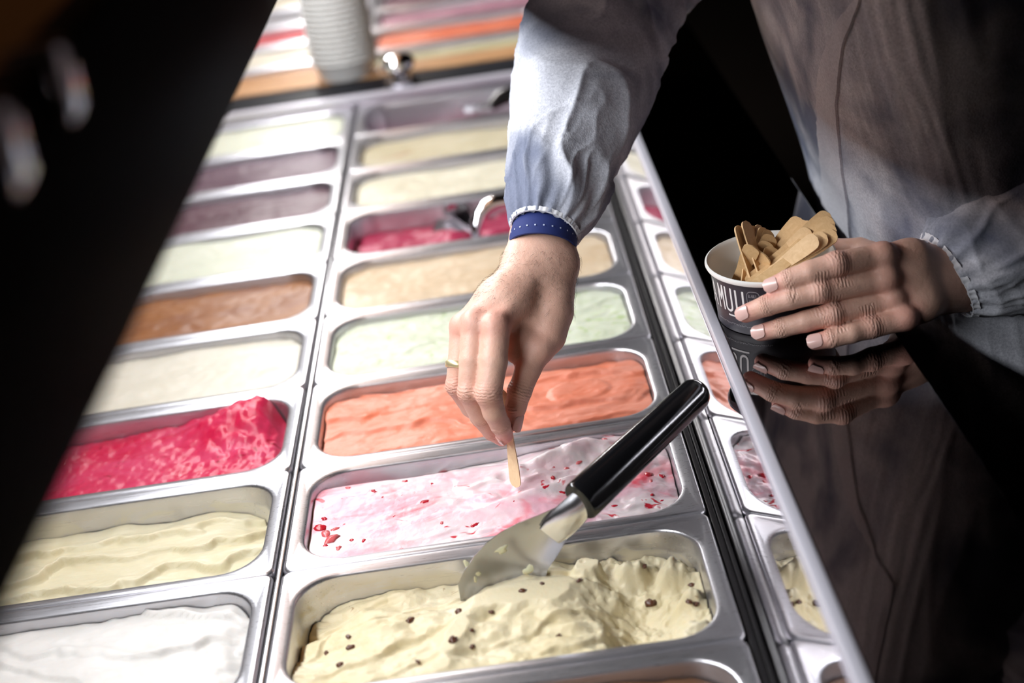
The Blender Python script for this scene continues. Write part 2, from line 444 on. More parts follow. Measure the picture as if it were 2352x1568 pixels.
def h_straw(X, Y):
    z = -0.011 + 0.003 * fbm(X * 8, Y * 12, 6.0, 2) + (0.0012 + 0.003 * sstep(0.0, 0.08, X)) * np.abs(fbm(X * 18, Y * 30, 9.0, 3))
    z = z + strokes(X, Y, 22, 0.0055, 1.5, 0.9, 12.0, 0.2) * sstep(-0.10, 0.02, X)
    z = z + 0.009 * gauss(X, Y, 0.075, 0.052, 0.045, 0.012, 0.15) + 0.006 * gauss(X, Y, 0.055, 0.0, 0.05, 0.006, 0.25)
    z = z + 0.004 * gauss(X, Y, 0.02, -0.018, 0.02, 0.008, -0.3) - 0.010 * sstep(0.052, 0.071, Y) * sstep(0.06, -0.05, X)
    z = z - 0.011 * gauss(X, Y, 0.0135, 0.0335, 0.006, 0.005) + 0.006 * gauss(X, Y, 0.027, 0.034, 0.006, 0.008) + 0.004 * gauss(X, Y, 0.020, 0.024, 0.004, 0.003)
    z = z - 0.004 * sstep(0.13, 0.165, X)
    return z + (0.0004 + 0.0009 * sstep(0.0, 0.08, X)) * fbm(X * 60, Y * 70, 2, 3)
def h_rum(X, Y):
    z = -0.019 - 0.008 * sstep(-0.005, 0.055, Y) + 0.004 * fbm(X * 10, Y * 14, 5.0, 3)
    z = z + 0.010 * sstep(0.06, 0.0, np.abs(X - 0.02)) * sstep(-0.05, 0.05, Y)
    z = z - 0.014 * gauss(X, Y, -0.16, 0.02, 0.04, 0.04)
    z = z + 0.007 * np.abs(fbm(X * 16 + 2, Y * 28, 2.0, 3)) + strokes(X, Y, 26, 0.007, 1.8, 0.8, 21.0, -0.25) * sstep(0.10, 0.06, X)
    z = z + 0.012 * gauss(X, Y, -0.035, -0.02, 0.010, 0.045, -0.35) + 0.010 * gauss(X, Y, -0.095, 0.012, 0.055, 0.012, 0.10)
    z = z + 0.012 * gauss(X, Y, 0.045, 0.022, 0.05, 0.016, 0.15) + 0.010 * gauss(X, Y, 0.008, 0.02, 0.012, 0.012)
    z = z - 0.030 * gauss(X, Y, 0.112, -0.012, 0.033, 0.042) + 0.006 * sstep(0.085, 0.075, X) * sstep(0.02, -0.05, Y)
    for x0, y0, s_, a in ((0.074, 0.044, 0.012, 0.024), (0.110, 0.044, 0.013, 0.014), (0.142, 0.034, 0.012, 0.022), (0.152, -0.002, 0.010, 0.012), (0.148, -0.045, 0.014, 0.012)):
        z = z + a * np.exp(-(((X - x0) / s_) ** 2 + ((Y - y0) / (s_ * .8)) ** 2) ** 2) * (0.8 + 0.35 * fbm(X * 90, Y * 90, 3, 2))
    z = z + 0.0024 * fbm(X * 70, Y * 90, 7, 4) * (0.45 + 1.1 * sstep(0.05, 0.09, X)) + 0.0022 * np.abs(fbm(X * 45, Y * 55, 17, 3)) * sstep(0.03, 0.09, X)
    return np.minimum(z, -0.006)
def h_scooped(X, Y):
    z = -0.030 + 0.006 * fbm(X * 9, Y * 14, 15.0, 3) + 0.014 * gauss(X, Y, -0.12, -0.03, 0.04, 0.03) + 0.016 * gauss(X, Y, -0.03, -0.02, 0.025, 0.035)
    return z + 0.003 * fbm(X * 30, Y * 40, 4, 3)
def h_scooped_deep(X, Y):
    return -0.055 + 0.022 * gauss(X, Y, -0.01, -0.01, 0.05, 0.04) + 0.006 * fbm(X * 12, Y * 18, 25.0, 3)

def flavour(name, c1, c2, **kw): return gelato_mat(name, tuple(.80 * q for q in srgb(*c1)), tuple(.80 * q for q in srgb(*c2)), **kw)
RD = srgb(170, 20, 45)
G = {
 'white': flavour('white_gelato', (244, 243, 240), (238, 236, 232)),
 'cream': flavour('cream_gelato', (243, 236, 205), (236, 226, 190)),
 'rasp': flavour('raspberry_sorbet', (215, 30, 75), (228, 78, 118), scale=16, speck=(srgb(150, 10, 40), 60, 0.66, 0.05), bump=0.4, rough=0.3),
 'ivory': flavour('ivory_gelato', (238, 233, 218), (232, 226, 208)),
 'caramel': flavour('caramel_gelato', (170, 112, 62), (150, 98, 68)),
 'lime': flavour('pale_green_gelato', (234, 238, 220), (228, 233, 212)),
 'mauve': flavour('blackcurrant_gelato', (112, 82, 98), (98, 68, 84)),
 'plum': flavour('plum_gelato', (108, 74, 86), (94, 60, 72)),
 'rum': flavour('rum_raisin_gelato', (247, 236, 204), (239, 224, 182), scale=14, speck=(srgb(150, 112, 66), 50, 0.68, 0.05), bump=0.45),
 'straw': flavour('strawberry_ripple_gelato', (248, 236, 238), (240, 188, 203), scale=13, stretch=(0.5, 1, 1), lo=0.40, hi=0.60,
                  speck=(srgb(226, 96, 112), 15, 0.56, 0.16), speck2=(srgb(190, 36, 56), 40, 0.635, 0.04), bump=0.3, rough=0.32),
 'orange': flavour('blood_orange_sorbet', (247, 160, 134), (243, 138, 104), scale=26, stretch=(0.3, 1, 1), bump=0.35),
 'mint': flavour('mint_gelato', (233, 238, 218), (222, 230, 202), scale=30, speck=(srgb(176, 196, 136), 60, 0.58, 0.12), bump=0.5),
 'beige': flavour('hazelnut_gelato', (232, 210, 180), (220, 192, 156), scale=18),
 'redberry': flavour('dark_raspberry_sorbet', (170, 30, 70), (196, 70, 105), scale=10),
 'vanilla': flavour('vanilla_gelato', (238, 232, 210), (230, 222, 196)),
 'pistachio': flavour('pistachio_gelato', (220, 210, 182), (206, 194, 160), speck=(srgb(160, 90, 70), 9, 0.62, 0.08)),
 'violet': flavour('violet_sorbet', (120, 50, 78), (175, 75, 110), scale=7),
 'choc': flavour('chocolate_gelato', (120, 84, 60), (150, 112, 84)),
 'tan': flavour('toffee_gelato', (200, 150, 98), (184, 130, 84)),
 'olive': flavour('olive_green_gelato', (192, 186, 150), (180, 172, 132)),
 'red': flavour('cherry_sorbet', (196, 60, 72), (206, 84, 92)),
 'rust': flavour('papaya_sorbet', (205, 96, 62), (220, 130, 100)),
 'grey': flavour('liquorice_gelato', (150, 150, 158), (170, 168, 172)),
 'pinkgrey': flavour('rose_gelato', (176, 132, 146), (150, 104, 120)),
}
SP = 'steel gelato pan holding '
LEFT = [  # row, flavour, height, resolution, pan label, gelato label, pan material
 (0, 'white', h_white, .0018, 'white gelato, nearest of the left row', 'smooth white gelato in the nearest left pan', 'steel'),
 (1, 'cream', h_cream, .0014, 'low pale yellow cream, left row', 'pale yellow cream gelato in thick folds, half sunk in its pan', 'steel_cream'),
 (2, 'rasp', h_rasp, .0016, 'bright raspberry sorbet, left row', 'bright raspberry red sorbet heaped at its right end', 'steel'),
 (3, 'ivory', smoothtop(-.013, 31), .0026, 'ivory gelato behind the bright raspberry', 'smooth ivory gelato between raspberry and caramel pans', 'steel'),
 (4, 'caramel', smoothtop(-.014, 37, .004), .003, 'caramel brown gelato, left row', 'caramel brown gelato in the left row', 'steel'),
 (5, 'lime', smoothtop(-.009, 41), .003, 'pale green gelato behind the caramel', 'pale green gelato just behind the caramel brown one', 'steel'),
 (6, 'plum', smoothtop(-.013, 43), .003, 'plum coloured gelato, nearer of two alike', 'dull plum gelato, nearer of the two purple ones', 'steel'),
 (7, 'mauve', smoothtop(-.013, 47), .003, 'greyish mauve gelato, farther of two alike', 'greyish mauve gelato, farther of the two purple ones', 'steel'),
 (8, 'lime', smoothtop(-.009, 53), .003, 'pale green gelato at the left row end', 'pale green gelato at the far end of the left row', 'steel'),
]
RIGHT = [
 (-1, 'choc', smoothtop(-.016, 57, .005, .004), .003, 'brown gelato cut off by the bottom edge', 'brown gelato in front of the raisin gelato, barely in view', 'steel'),
 (0, 'rum', h_rum, .0011, 'raisin gelato under the broad spatula', 'lumpy cream coloured gelato dotted with dark raisins', 'steel_rum'),
 (1, 'straw', h_straw, .0011, 'strawberry ripple gelato under the hand', 'white and pink strawberry ripple gelato with red fruit', 'steel'),
 (2, 'orange', h_orange, .0015, 'orange sorbet, behind the strawberry ripple', 'salmon orange sorbet with a swirl at its right end', 'steel'),
 (3, 'mint', smoothtop(-.010, 61, .003, .0025, 22), .002, 'speckled mint green gelato', 'speckled mint green gelato behind the hand', 'steel'),
 (4, 'beige', smoothtop(-.011, 67), .0028, 'beige gelato behind the wrist', 'beige hazelnut coloured gelato beside the navy cuff', 'steel'),
 (5, 'redberry', h_scooped, .003, 'dark raspberry sorbet and a steel spatula', 'scooped out dark raspberry sorbet with a chrome spatula in it', 'steel'),
 (6, 'vanilla', smoothtop(-.012, 71), .003, 'plain vanilla coloured gelato, right row', 'plain vanilla coloured gelato in the right row', 'steel'),
 (7, 'pistachio', smoothtop(-.014, 73), .003, 'pale pistachio gelato with red streaks', 'pale pistachio gelato streaked red along its front', 'steel'),
 (8, 'violet', h_scooped_deep, .003, 'low violet sorbet at the right row end', 'nearly used up violet sorbet with one pink mound', 'steel'),
]
GEL = {}
for side, X0, rows in (('left', LX, LEFT), ('right', RX, RIGHT)):
    for k, fl, hf, res, pl, gl, pm in rows:
        place_pan(X0, row(k), SP + pl, 'gelato pans in the display case', pm)
        GEL[side, k] = gelato('gelato', X0, row(k), hf, G[fl], gl, res, 'gelato in the display case')
def gz(side, k, X, Y):
    """height of the gelato surface at a world point"""
    rows = LEFT if side == 'left' else RIGHT
    hf = [r for r in rows if r[0] == k][0][2]
    return float(hf(np.array([X - (LX if side == 'left' else RX)]), np.array([Y - row(k)]))[0])

# raisins and fruit pieces: parts of their gelato
def lump(parent, x, y, z, sx, sy, sz, mat, name, seed, rot=0):
    n1, n2 = 10, 7; v = []; 
    for j in range(n2):
        ph = math.pi * j / (n2 - 1)
        for i in range(n1):
            th = 2 * math.pi * i / n1
            d = np.array([math.sin(ph) * math.cos(th), math.sin(ph) * math.sin(th), math.cos(ph)])
            r = 1 + 0.55 * float(noise(d[0] * 1.9 + seed, d[1] * 1.9, d[2] * 1.9))
            p = d * r * np.array([sx, sy, sz]); c, s_ = math.cos(rot), math.sin(rot)
            v.append((p[0] * c - p[1] * s_, p[0] * s_ + p[1] * c, p[2]))
    f = [(j * n1 + i, (j + 1) * n1 + i, (j + 1) * n1 + (i + 1) % n1, j * n1 + (i + 1) % n1) for j in range(n2 - 1) for i in range(n1)]
    o = mesh(name, v, f, mat, parent, True, 0); o.location = (x - parent.location.x, y - parent.location.y, z); return o
M['raisin'] = material('raisin_skin', srgb(88, 52, 34), 0.35)
M['fruit'] = material('strawberry_flesh', srgb(196, 30, 48), 0.25, Subsurface_Weight=0.3)
M['fruit2'] = material('strawberry_pulp', srgb(226, 96, 100), 0.3, Subsurface_Weight=0.3)
def on_gelato(side, k, px, py, lift=0.0):
    z = -0.02
    for _ in range(12):
        p = on_z(px, py, z); z = 0.5 * z + 0.5 * gz(side, k, p[0], p[1])
    p = on_z(px, py, z); return p[0], p[1], z + lift
RAISINS = [(1495, 1384, 9), (1040, 1333, 6), (1055, 1405, 7), (943, 1424, 6), (800, 1462, 5), (805, 1487, 6), (1040, 1470, 8), (1590, 1342, 6), (1600, 1386, 6), (1583, 1382, 5), (782, 1527, 6), (750, 1500, 4), (1083, 1448, 4), (1283, 1462, 5), (1245, 1340, 4), (1330, 1333, 4), (1440, 1490, 4), (1200, 1357, 5), (1480, 1300, 5), (1128, 1405, 4), (1085, 1485, 5), (960, 1520, 4)]
for i, (px, py, s_) in enumerate(RAISINS):
    x, y, z = on_gelato('right', 0, px, py)
    lump(GEL['right', 0], x, y, z + 0.0002, s_ * (.0007 if i % 2 else .00055), s_ * .00044, s_ * .00028, M['raisin'], 'raisin', i * 3.1, i * 1.3)
FRUIT = [(735, 1212, 12, 0), (762, 1238, 12, 1), (748, 1225, 9, 1), (745, 1190, 6, 0), (770, 1215, 6, 1), (835, 1242, 5, 0), (808, 1240, 5, 0), (975, 1152, 6, 0), (880, 1140, 3, 0), (992, 1110, 4, 0), (930, 1105, 5, 0), (1090, 1205, 6, 0), (1015, 1200, 5, 1), (858, 1128, 6, 0), (1005, 1058, 5, 0), (1260, 1040, 4, 0), (1270, 1095, 5, 0), (1290, 1130, 5, 0), (1488, 1090, 9, 0), (1495, 1105, 5, 1), (1518, 1092, 5, 0), (1497, 1135, 4, 0), (1330, 1060, 6, 1), (1390, 1010, 6, 1), (1300, 1075, 6, 1), (1520, 1150, 4, 0), (778, 1258, 6, 1), (748, 1252, 5, 0), (1412, 1160, 4, 0), (905, 1185, 3, 0), (1180, 1150, 3, 0), (800, 1120, 5, 1)]
for i, (px, py, s_, c) in enumerate(FRUIT):
    x, y, z = on_gelato('right', 1, px, py)
    lump(GEL['right', 1], x, y, z - 0.0004, s_ * (.00075 if i % 3 else .0005), s_ * .00042, s_ * .00020, M['fruit2' if c else 'fruit'], 'strawberry_piece', i * 2.3 + 50, i * 0.9)

# ------------------------------------------------------------------ the next section behind the end wall
tag(MB().box(-0.44, 0.41, YB + 0.102, 1.685, -0.16, 0.018, 0.002).build('wooden_ledge', M['ledge_wood']), 'tan wooden ledge between the two display sections', 'ledge')
case2 = empty('display_case', (0, 2.4, FL), 'second gelato display case beyond the black end bar', 'display case')
part(MB().box(-0.40, 0.376, 1.695, 3.2, FL, -0.16), 'cabinet', M['cabinet'], case2)
part(MB().box(-0.0024, 0.0024, 1.695, 3.2, -0.16, -0.003, 0.001), 'pan_rail', M['rail'], case2)
part(leaning(-0.012, CT - 0.0112, 1.695, 3.2, 0.005), 'mirror_panel', M['mirror'], case2, smooth=False)
Y2 = 1.700
SEC = [(LX, 0, 'tan', 'toffee brown gelato just past the wooden ledge', 'toffee brown'), (RX, 0, 'olive', 'olive green gelato just past the wooden ledge', 'olive green'),
       (LX, 1, 'ivory', 'ivory gelato in the second case, left row', 'ivory'), (RX, 1, 'rust', 'papaya orange sorbet in the second case', 'papaya orange'),
       (LX, 2, 'red', 'cherry red sorbet in the second case', 'cherry red'), (RX, 2, 'pinkgrey', 'dusky pink gelato in the second case', 'dusky pink'),
       (LX, 3, 'grey', 'grey liquorice gelato in the second case', 'grey'), (RX, 3, 'plum', 'plum gelato in the second case, right row', 'plum coloured'),
       (LX, 4, 'vanilla', 'vanilla coloured gelato in the second case', 'vanilla'), (RX, 4, 'choc', 'chocolate gelato in the second case', 'chocolate')]
for X0, k, fl, gl, nm in SEC:
    y = Y2 + (k + 0.5) * P
    place_pan(X0, y, 'steel pan of ' + nm + ' gelato in the second case', 'gelato pans in the second case')
    gelato('gelato', X0, y, smoothtop(-.012, 80 + 7 * k + (X0 > 0)), G[fl], gl, .005, 'gelato in the second case')

# stack of white paper cups standing on the ledge
M['paper'] = material('white_paper', srgb(238, 238, 236), 0.55)
SX, SY = -0.020, 1.652
prof = [(0.0, 0.001), (0.0455, 0.001), (0.0465, 0.0), (0.0470, 0.003), (0.0555, 0.030), (0.0580, 0.030), (0.0592, 0.0320), (0.0578, 0.0345), (0.0552, 0.0340), (0.0545, 0.031), (0.0462, 0.004), (0.0, 0.003)]
c0 = None
for i in range(26):
    if c0 is None: c0 = MB().lathe(prof, n=40).build('paper_cup', M['paper'])
    o = c0 if i == 0 else c0.copy()
    if i: C.objects.link(o)
    o.location = (SX, SY, 0.0181 + i * 0.0095)
    tag(o, 'white paper cup nested in the tall stack on the wooden ledge', 'paper cup', 'stacked white paper cups')

# ------------------------------------------------------------------ broad spatula standing in the raisin gelato
def nrm(v): v = np.asarray(v, float); return v / np.linalg.norm(v)
def sheet_poly(outline_l, outline_r, normal, bow=0.0, t=0.0012, nc=9):
    """a bowed plate between two edge lines (lists of 3-D points), with thickness"""
    n = len(outline_l); v = []
    nn = nrm(normal)
    for s in (0, 1):
        for i in range(n):
            a, b = np.array(outline_l[i]), np.array(outline_r[i])
            for j in range(nc):
                f = j / (nc - 1); p = a + (b - a) * f
                p = p - nn * bow * (1 - (2 * f - 1) ** 2) * np.linalg.norm(b - a) + nn * (t * s)
                v.append(p)
    f = []
    for s in (0, 1):
        o = s * n * nc
        for i in range(n - 1):
            for j in range(nc - 1):
                q = (o + i * nc + j, o + i * nc + j + 1, o + (i + 1) * nc + j + 1, o + (i + 1) * nc + j)
                f.append(q if s else q[::-1])
    o = n * nc
    rim = [i * nc for i in range(n)] + [(n - 1) * nc + j for j in range(1, nc)] + [i * nc + nc - 1 for i in range(n - 2, -1, -1)] + [j for j in range(nc - 2, 0, -1)]
    for k in range(len(rim)):
        a, b = rim[k], rim[(k + 1) % len(rim)]; f.append((a, b, b + o, a + o))
    return v, f
def plane_pts(pix, p0, nn):
    out = []
    for x, y in pix:
        d = ray(x, y); t = ((p0 - CAM) @ nn) / (d @ nn); out.append(CAM + d * t)
    return out
EH = on_x(1600, 902, 0.3715)                   # centre of the handle's round end, just off the polished wall
NK = on_z(1343, 1142, 0.052)                   # where the blade enters the handle
T0 = on_z(1160, 1330, -0.010)
bl_n = nrm(np.cross(on_z(1265, 1300, -0.010) - on_z(1060, 1325, -0.008), NK - T0))
if bl_n @ (CAM - T0) < 0: bl_n = -bl_n
left = [(1330, 1128), (1312, 1140), (1275, 1165), (1235, 1183), (1190, 1200), (1150, 1221), (1118, 1245), (1090, 1275), (1066, 1310), (1052, 1340), (1060, 1390), (1090, 1430)]
right = [(1374, 1158), (1362, 1164), (1335, 1192), (1315, 1215), (1300, 1238), (1291, 1256), (1281, 1272), (1270, 1288), (1258, 1306), (1250, 1335), (1240, 1385), (1215, 1425)]
spat = empty('spatula', tuple(T0), 'broad steel gelato spatula with black handle leaning from raisin gelato to wall', 'spatula')
L_ = plane_pts(left, NK, bl_n); R_ = plane_pts(right, NK, bl_n)
M['blade'] = material('blade_steel', (0.46, 0.46, 0.48), 0.2, 1.0)
sv, sf = sheet_poly(L_, R_, bl_n, 0.09)
part(MB().add(sv, sf), 'blade', M['blade'], spat, sharp=40)
hd = nrm(EH - NK)
hs = nrm(np.cross(hd, VIEW)); hu = nrm(np.cross(hs, hd))
def oval(c, a, b, n=24): return [c + hs * (a * math.cos(t)) + hu * (b * math.sin(t)) for t in np.linspace(0, 2 * math.pi, n, endpoint=False)]
def loft(rings, cap=True):
    n = len(rings[0]); v = [p for r in rings for p in r]; f = []
    for i in range(len(rings) - 1):
        for j in range(n): f.append((i * n + j, i * n + (j + 1) % n, (i + 1) * n + (j + 1) % n, (i + 1) * n + j))
    if cap: f += [tuple(range(n - 1, -1, -1)), tuple(range((len(rings) - 1) * n, len(rings) * n))]
    return MB().add(v, f)
HL = np.linalg.norm(EH - NK)
rings = [oval(NK + hd * (-0.0065), .0140, .0105), oval(NK + hd * (-0.0065), .0162, .0125), oval(NK + hd * (-0.005), .0170, .0132), oval(NK + hd * 0.0, .0172, .0134), oval(NK + hd * (HL * .3), .0165, .0132), oval(NK + hd * (HL * .7), .0154, .0130), oval(NK + hd * (HL - .004), .0146, .0130)]
for a in (15, 35, 55, 72, 84): rings.append(oval(NK + hd * (HL - .004 + .0135 * math.sin(math.radians(a))), .0146 * math.cos(math.radians(a)), .013 * math.cos(math.radians(a))))
M['black_plastic'] = material('black_plastic', (0.006, 0.006, 0.007), 0.16); _k = NT(M['black_plastic'])
_k.bump(_k.noise(_k.coords((1, 1, 1)), 700, 2), 0.06, 0.0004)
part(loft(rings), 'handle', M['black_plastic'], spat, sharp=50)
# folded steel neck between blade and handle
ba = nrm(plane_pts([(1262, 1232)], NK, bl_n)[0] - plane_pts([(1352, 1140)], NK, bl_n)[0]); bs = nrm(np.cross(ba, bl_n))
nk0 = plane_pts([(1362, 1128)], NK, bl_n)[0]
nk = []
for s_, a_, b_, up_ in ((0, .0125, .0070, .000), (.016, .0125, .0068, .0005), (.026, .0132, .0058, .0008), (.036, .0135, .0040, .0008), (.045, .0125, .0022, .0005), (.052, .0105, .0008, .0)):
    nk.append([nk0 + ba * s_ + bs * (a_ * math.cos(t)) + bl_n * (up_ + b_ * math.sin(t)) for t in np.linspace(0, 2 * math.pi, 24, endpoint=False)])
part(loft(nk), 'neck', material('neck_steel', (.78, .78, .82), .22, 1.0), spat, sharp=60)
M['smear'] = material('smeared_gelato', srgb(236, 224, 186), 0.45, Subsurface_Weight=0.2)
for i, (px, py, a, b, rt) in enumerate(((1152, 1262, .0055, .0035, .6), (1252, 1296, .003, .008, .35), (1085, 1312, .005, .010, .5), (1222, 1308, .008, .004, .2))):
    p = plane_pts([(px, py)], NK + bl_n * -.003, bl_n)[0]
    e1 = nrm(R_[7] - L_[7]); e2 = np.cross(bl_n, e1); c_, s_ = math.cos(rt), math.sin(rt)
    v = []; rng = np.random.RandomState(i)
    ph = np.linspace(0, 2 * math.pi, 18, endpoint=False); rr = 1 + .25 * np.sin(3 * ph + i) + .15 * np.sin(5 * ph + 2 * i)
    for q, h in ((1.0, -.0003), (.90, .0004), (.5, .0009), (.05, .0011)):
        for t, r in zip(ph, rr):
            x, y = a * q * r * math.cos(t), b * q * r * math.sin(t)
            v.append(p + e1 * (x * c_ - y * s_) + e2 * (x * s_ + y * c_) + bl_n * h)
    f = [(k * 18 + j, k * 18 + (j + 1) % 18, (k + 1) * 18 + (j + 1) % 18, (k + 1) * 18 + j) for k in range(3) for j in range(18)] + [tuple(range(54, 72))]
    part(MB().add(v, f), 'gelato_smear', M['smear'], spat, sharp=0)

# chrome handled spatula lying in the dark raspberry, and a black handled one further off
sp2 = empty('spatula', tuple(on_z(1080, 500, -.01)), 'chrome handled spatula lying in the dark raspberry sorbet', 'spatula')
zz = gz('right', 5, *on_z(1040, 500, -.03)[:2]) + .004
pl = [on_z(x, y, z) for x, y, z in ((1032, 470, .004), (1024, 482, -.004), (1012, 498, zz), (1000, 518, zz), (992, 534, zz - .001))]
pr = [on_z(x, y, z) for x, y, z in ((1060, 468, .004), (1075, 480, .0), (1085, 499, zz + .004), (1080, 520, zz + .004), (1050, 536, zz + .002))]
v, f = sheet_poly(pl, pr, (0, -.3, 1), 0.06)
part(MB().add(v, f), 'blade', material('dull_blade', (.42, .40, .42), .25, 1.0), sp2, sharp=40)
hp = [(1092, 535, -.006), (1094, 515, .004), (1102, 492, .014), (1118, 474, .022), (1142, 463, .026), (1175, 458, .027), (1215, 456, .024), (1245, 455, .020)]
part(MB().tube([on_z(*q) for q in hp], [.006, .0085, .0095, .0095, .009, .0085, .008, .005], 16), 'handle', M['chrome'], sp2)
part(MB().tube([on_z(1040, 500, zz + .003), on_z(1070, 522, zz + .006), on_z(1092, 537, -.006)], [.004, .005, .006], 12), 'neck', M['chrome'], sp2)
sp3 = empty('spatula', tuple(on_z(1150, 230, .01)), 'black handled spatula in the violet sorbet at the far end', 'spatula')
part(MB().tube([on_z(1128, 243, .006), on_z(1150, 226, .014), on_z(1200, 205, .022), on_z(1240, 190, .026)], [.009, .012, .013, .010], 16), 'handle', M['black_plastic'], sp3)
v, f = sheet_poly([on_z(1062, 244, -.02), on_z(1092, 240, -.008), on_z(1130, 236, .004)], [on_z(1072, 262, -.02), on_z(1102, 256, -.008), on_z(1135, 252, .004)], (0, -.3, 1), .05)
part(MB().add(v, f), 'blade', M['blade'], sp3, sharp=40)

# ------------------------------------------------------------------ paper cup on the counter
CX, CY = 0.4535, 0.304
CB, CR, RB, RT = CT + 0.0005, CT + 0.054, 0.0485, 0.0545
cup = empty('tasting_cup', (CX, CY, CT), 'dark printed paper cup with white rim full of wooden spoons', 'cup')
H = CR - CB
wall = [(0.0, .006), (RB - .002, .006), (RB - .0016, .0), (RB, .0), (RB + .0003, .0012)] + [(RB + (RT - .0016 - RB) * t, .0012 + (H - .0045) * t) for t in np.linspace(.05, 1, 8)]
M['cup_print'] = material('cup_print', srgb(46, 44, 52), 0.45)
M['cup_ink'] = material('cup_ink', srgb(225, 223, 222), 0.5)
M['cup_ink2'] = material('cup_ink_dim', srgb(140, 138, 142), 0.5)
part(MB().lathe(wall, (CX, CY, CB), 72), 'wall', M['cup_print'], cup)
part(MB().lathe([(RT - .0016, H - .004), (RT + .0012, H - .0042), (RT + .0022, H - .0022), (RT + .0020, H - .0004), (RT + .0004, H + .0004), (RT - .0012, H - .0008), (RT - .0024, H - .003), (RT - .003, H - .006), (RB - .002, .0075), (0, .007)], (CX, CY, CB), 72), 'rim', material('cup_white', srgb(236, 234, 230), .5), cup)
def on_cup(deg, h):   # angle and height fraction on the printed wall, just proud of it
    r = RB + (RT - .0016 - RB) * h + .00035; a = math.radians(deg)
    return np.array([CX + r * math.cos(a), CY + r * math.sin(a), CB + h * H])
def ink(name, strokes_, wd, mat, aspect=1.0):
    b = MB()
    for st in strokes_:
        P_ = [np.array(q, float) for q in st]; v = []
        for i, q in enumerate(P_):
            t = P_[min(i + 1, len(P_) - 1)] - P_[max(i - 1, 0)]; t = t * np.array([1.0, 53.0]); t /= max(np.linalg.norm(t), 1e-9)
            nx = np.array([-t[1], t[0] / 53.0]) * wd
            for s in (-1, 1): v.append(on_cup(*(q + nx * s)))
        b.add(v, [(2 * i, 2 * i + 1, 2 * i + 3, 2 * i + 2) for i in range(len(P_) - 1)])
    return part(b, name, mat, cup)
A0 = -100.5
def dens(pts, n=4):
    out = []
    for a, b in zip(pts[:-1], pts[1:]):
        for k in range(n): out.append((a[0] + (b[0] - a[0]) * k / n, a[1] + (b[1] - a[1]) * k / n))
    return out + [pts[-1]]
def U_(x, wdt, t, b):
    arc = [(x - wdt / 2 * math.cos(a), b + wdt / 2 / 53 * 1.0 * (1 - math.sin(a))) for a in np.linspace(0, math.pi, 9)]
    return dens([(x - wdt / 2, t), (x - wdt / 2, b + wdt / 106)]) + arc[1:-1] + dens([(x + wdt / 2, b + wdt / 106), (x + wdt / 2, t)])
tp, bt = .80, .36
ink('lettering', [U_(A0 - 33, 8.0, tp - .01, bt + .01), U_(A0 - 46.5, 7.6, tp, bt + .02),
                  dens([(A0 - 62, bt + .0), (A0 - 61.5, tp)]), dens([(A0 - 61.5, tp), (A0 - 58.0, bt + .16), (A0 - 54.8, tp)], 4), dens([(A0 - 54.8, tp), (A0 - 54.0, bt)]),
                  dens([(A0 - 77, bt), (A0 - 72.5, tp), (A0 - 68, bt)], 5), dens([(A0 - 75.5, .53), (A0 - 69.5, .53)], 3),
                  dens([(A0 - 87, tp), (A0 - 86.5, bt), (A0 - 81, bt + .01)], 4)], 1.05, M['cup_ink'])
ink('underline', [dens([(A0 - 49, bt - .06), (A0 - 27, bt - .06)], 8)], .75, M['cup_ink'])
bx, by, bw, bh = A0 - 18.5, .68, 6.2, .125
oval_ = [(bx + bw * math.copysign(abs(math.cos(t)) ** .6, math.cos(t)), by + bh * math.copysign(abs(math.sin(t)) ** .6, math.sin(t))) for t in np.linspace(0, 2 * math.pi, 33)]
tiny = []
for r_, (y0, hgt) in enumerate(((by + .02, .055), (by - .065, .04))):
    x = bx - 4.2
    B_ = [[(0, 0), (0, 1), (.8, .75), (0, .5), (.8, .25), (0, 0)], [(0, 0), (.5, 1), (1, 0)], [(0, 0), (0, 1), (.8, .75), (0, .5), (.9, 0)], [(0.2, 0), (0.2, 1)]]
    for q in range(4):
        tiny.append([(x + 1.7 * a, y0 + hgt * b) for a, b in B_[(q + r_) % 4]]); x += 2.25
ink('badge', [oval_] + tiny, .30, M['cup_ink2'])
tiny = []; rng = random.Random(3)
for q in range(34):
    x = A0 - 70 + q * 2.0; pts = [(x + 1.3 * k / 3, .145 + rng.uniform(-.018, .018)) for k in range(4)]; tiny.append(pts)
ink('small_print', tiny, .28, M['cup_ink2'])

# wooden spoons, one by one
def spoon_mesh():
    n = 22; Lh = .047; v = []; 
    def wd(t):   # t from -1 (handle end) to 1 (paddle end)
        base = .0046 + .0026 * sstep(-.1, .75, t) + .0006 * sstep(-.5, -1, t)
        e = 1 - max(0.0, (abs(t) - .86) / .14) ** 2
        return float(base * math.sqrt(max(e, .0)))
    ts = list(np.linspace(-1, -.86, 5)) + list(np.linspace(-.8, .8, n)) + list(np.linspace(.86, 1, 6))
    b = MB(); v = []
    for t in ts:
        q = wd(t) + .0002; bend = .0012 * t * t
        v += [(q, bend + .0007, Lh * t), (-q, bend + .0007, Lh * t), (-q, bend - .0007, Lh * t), (q, bend - .0007, Lh * t)]
    f = []
    for i in range(len(ts) - 1):
        for j in range(4): f.append((i * 4 + j, (i + 1) * 4 + j, (i + 1) * 4 + (j + 1) % 4, i * 4 + (j + 1) % 4))
    f += [(0, 1, 2, 3), tuple(4 * (len(ts) - 1) + k for k in (3, 2, 1, 0))]
    return mesh('wooden_spoon', v, f, M['wood'], None, True, 30)
spoon0 = spoon_mesh()
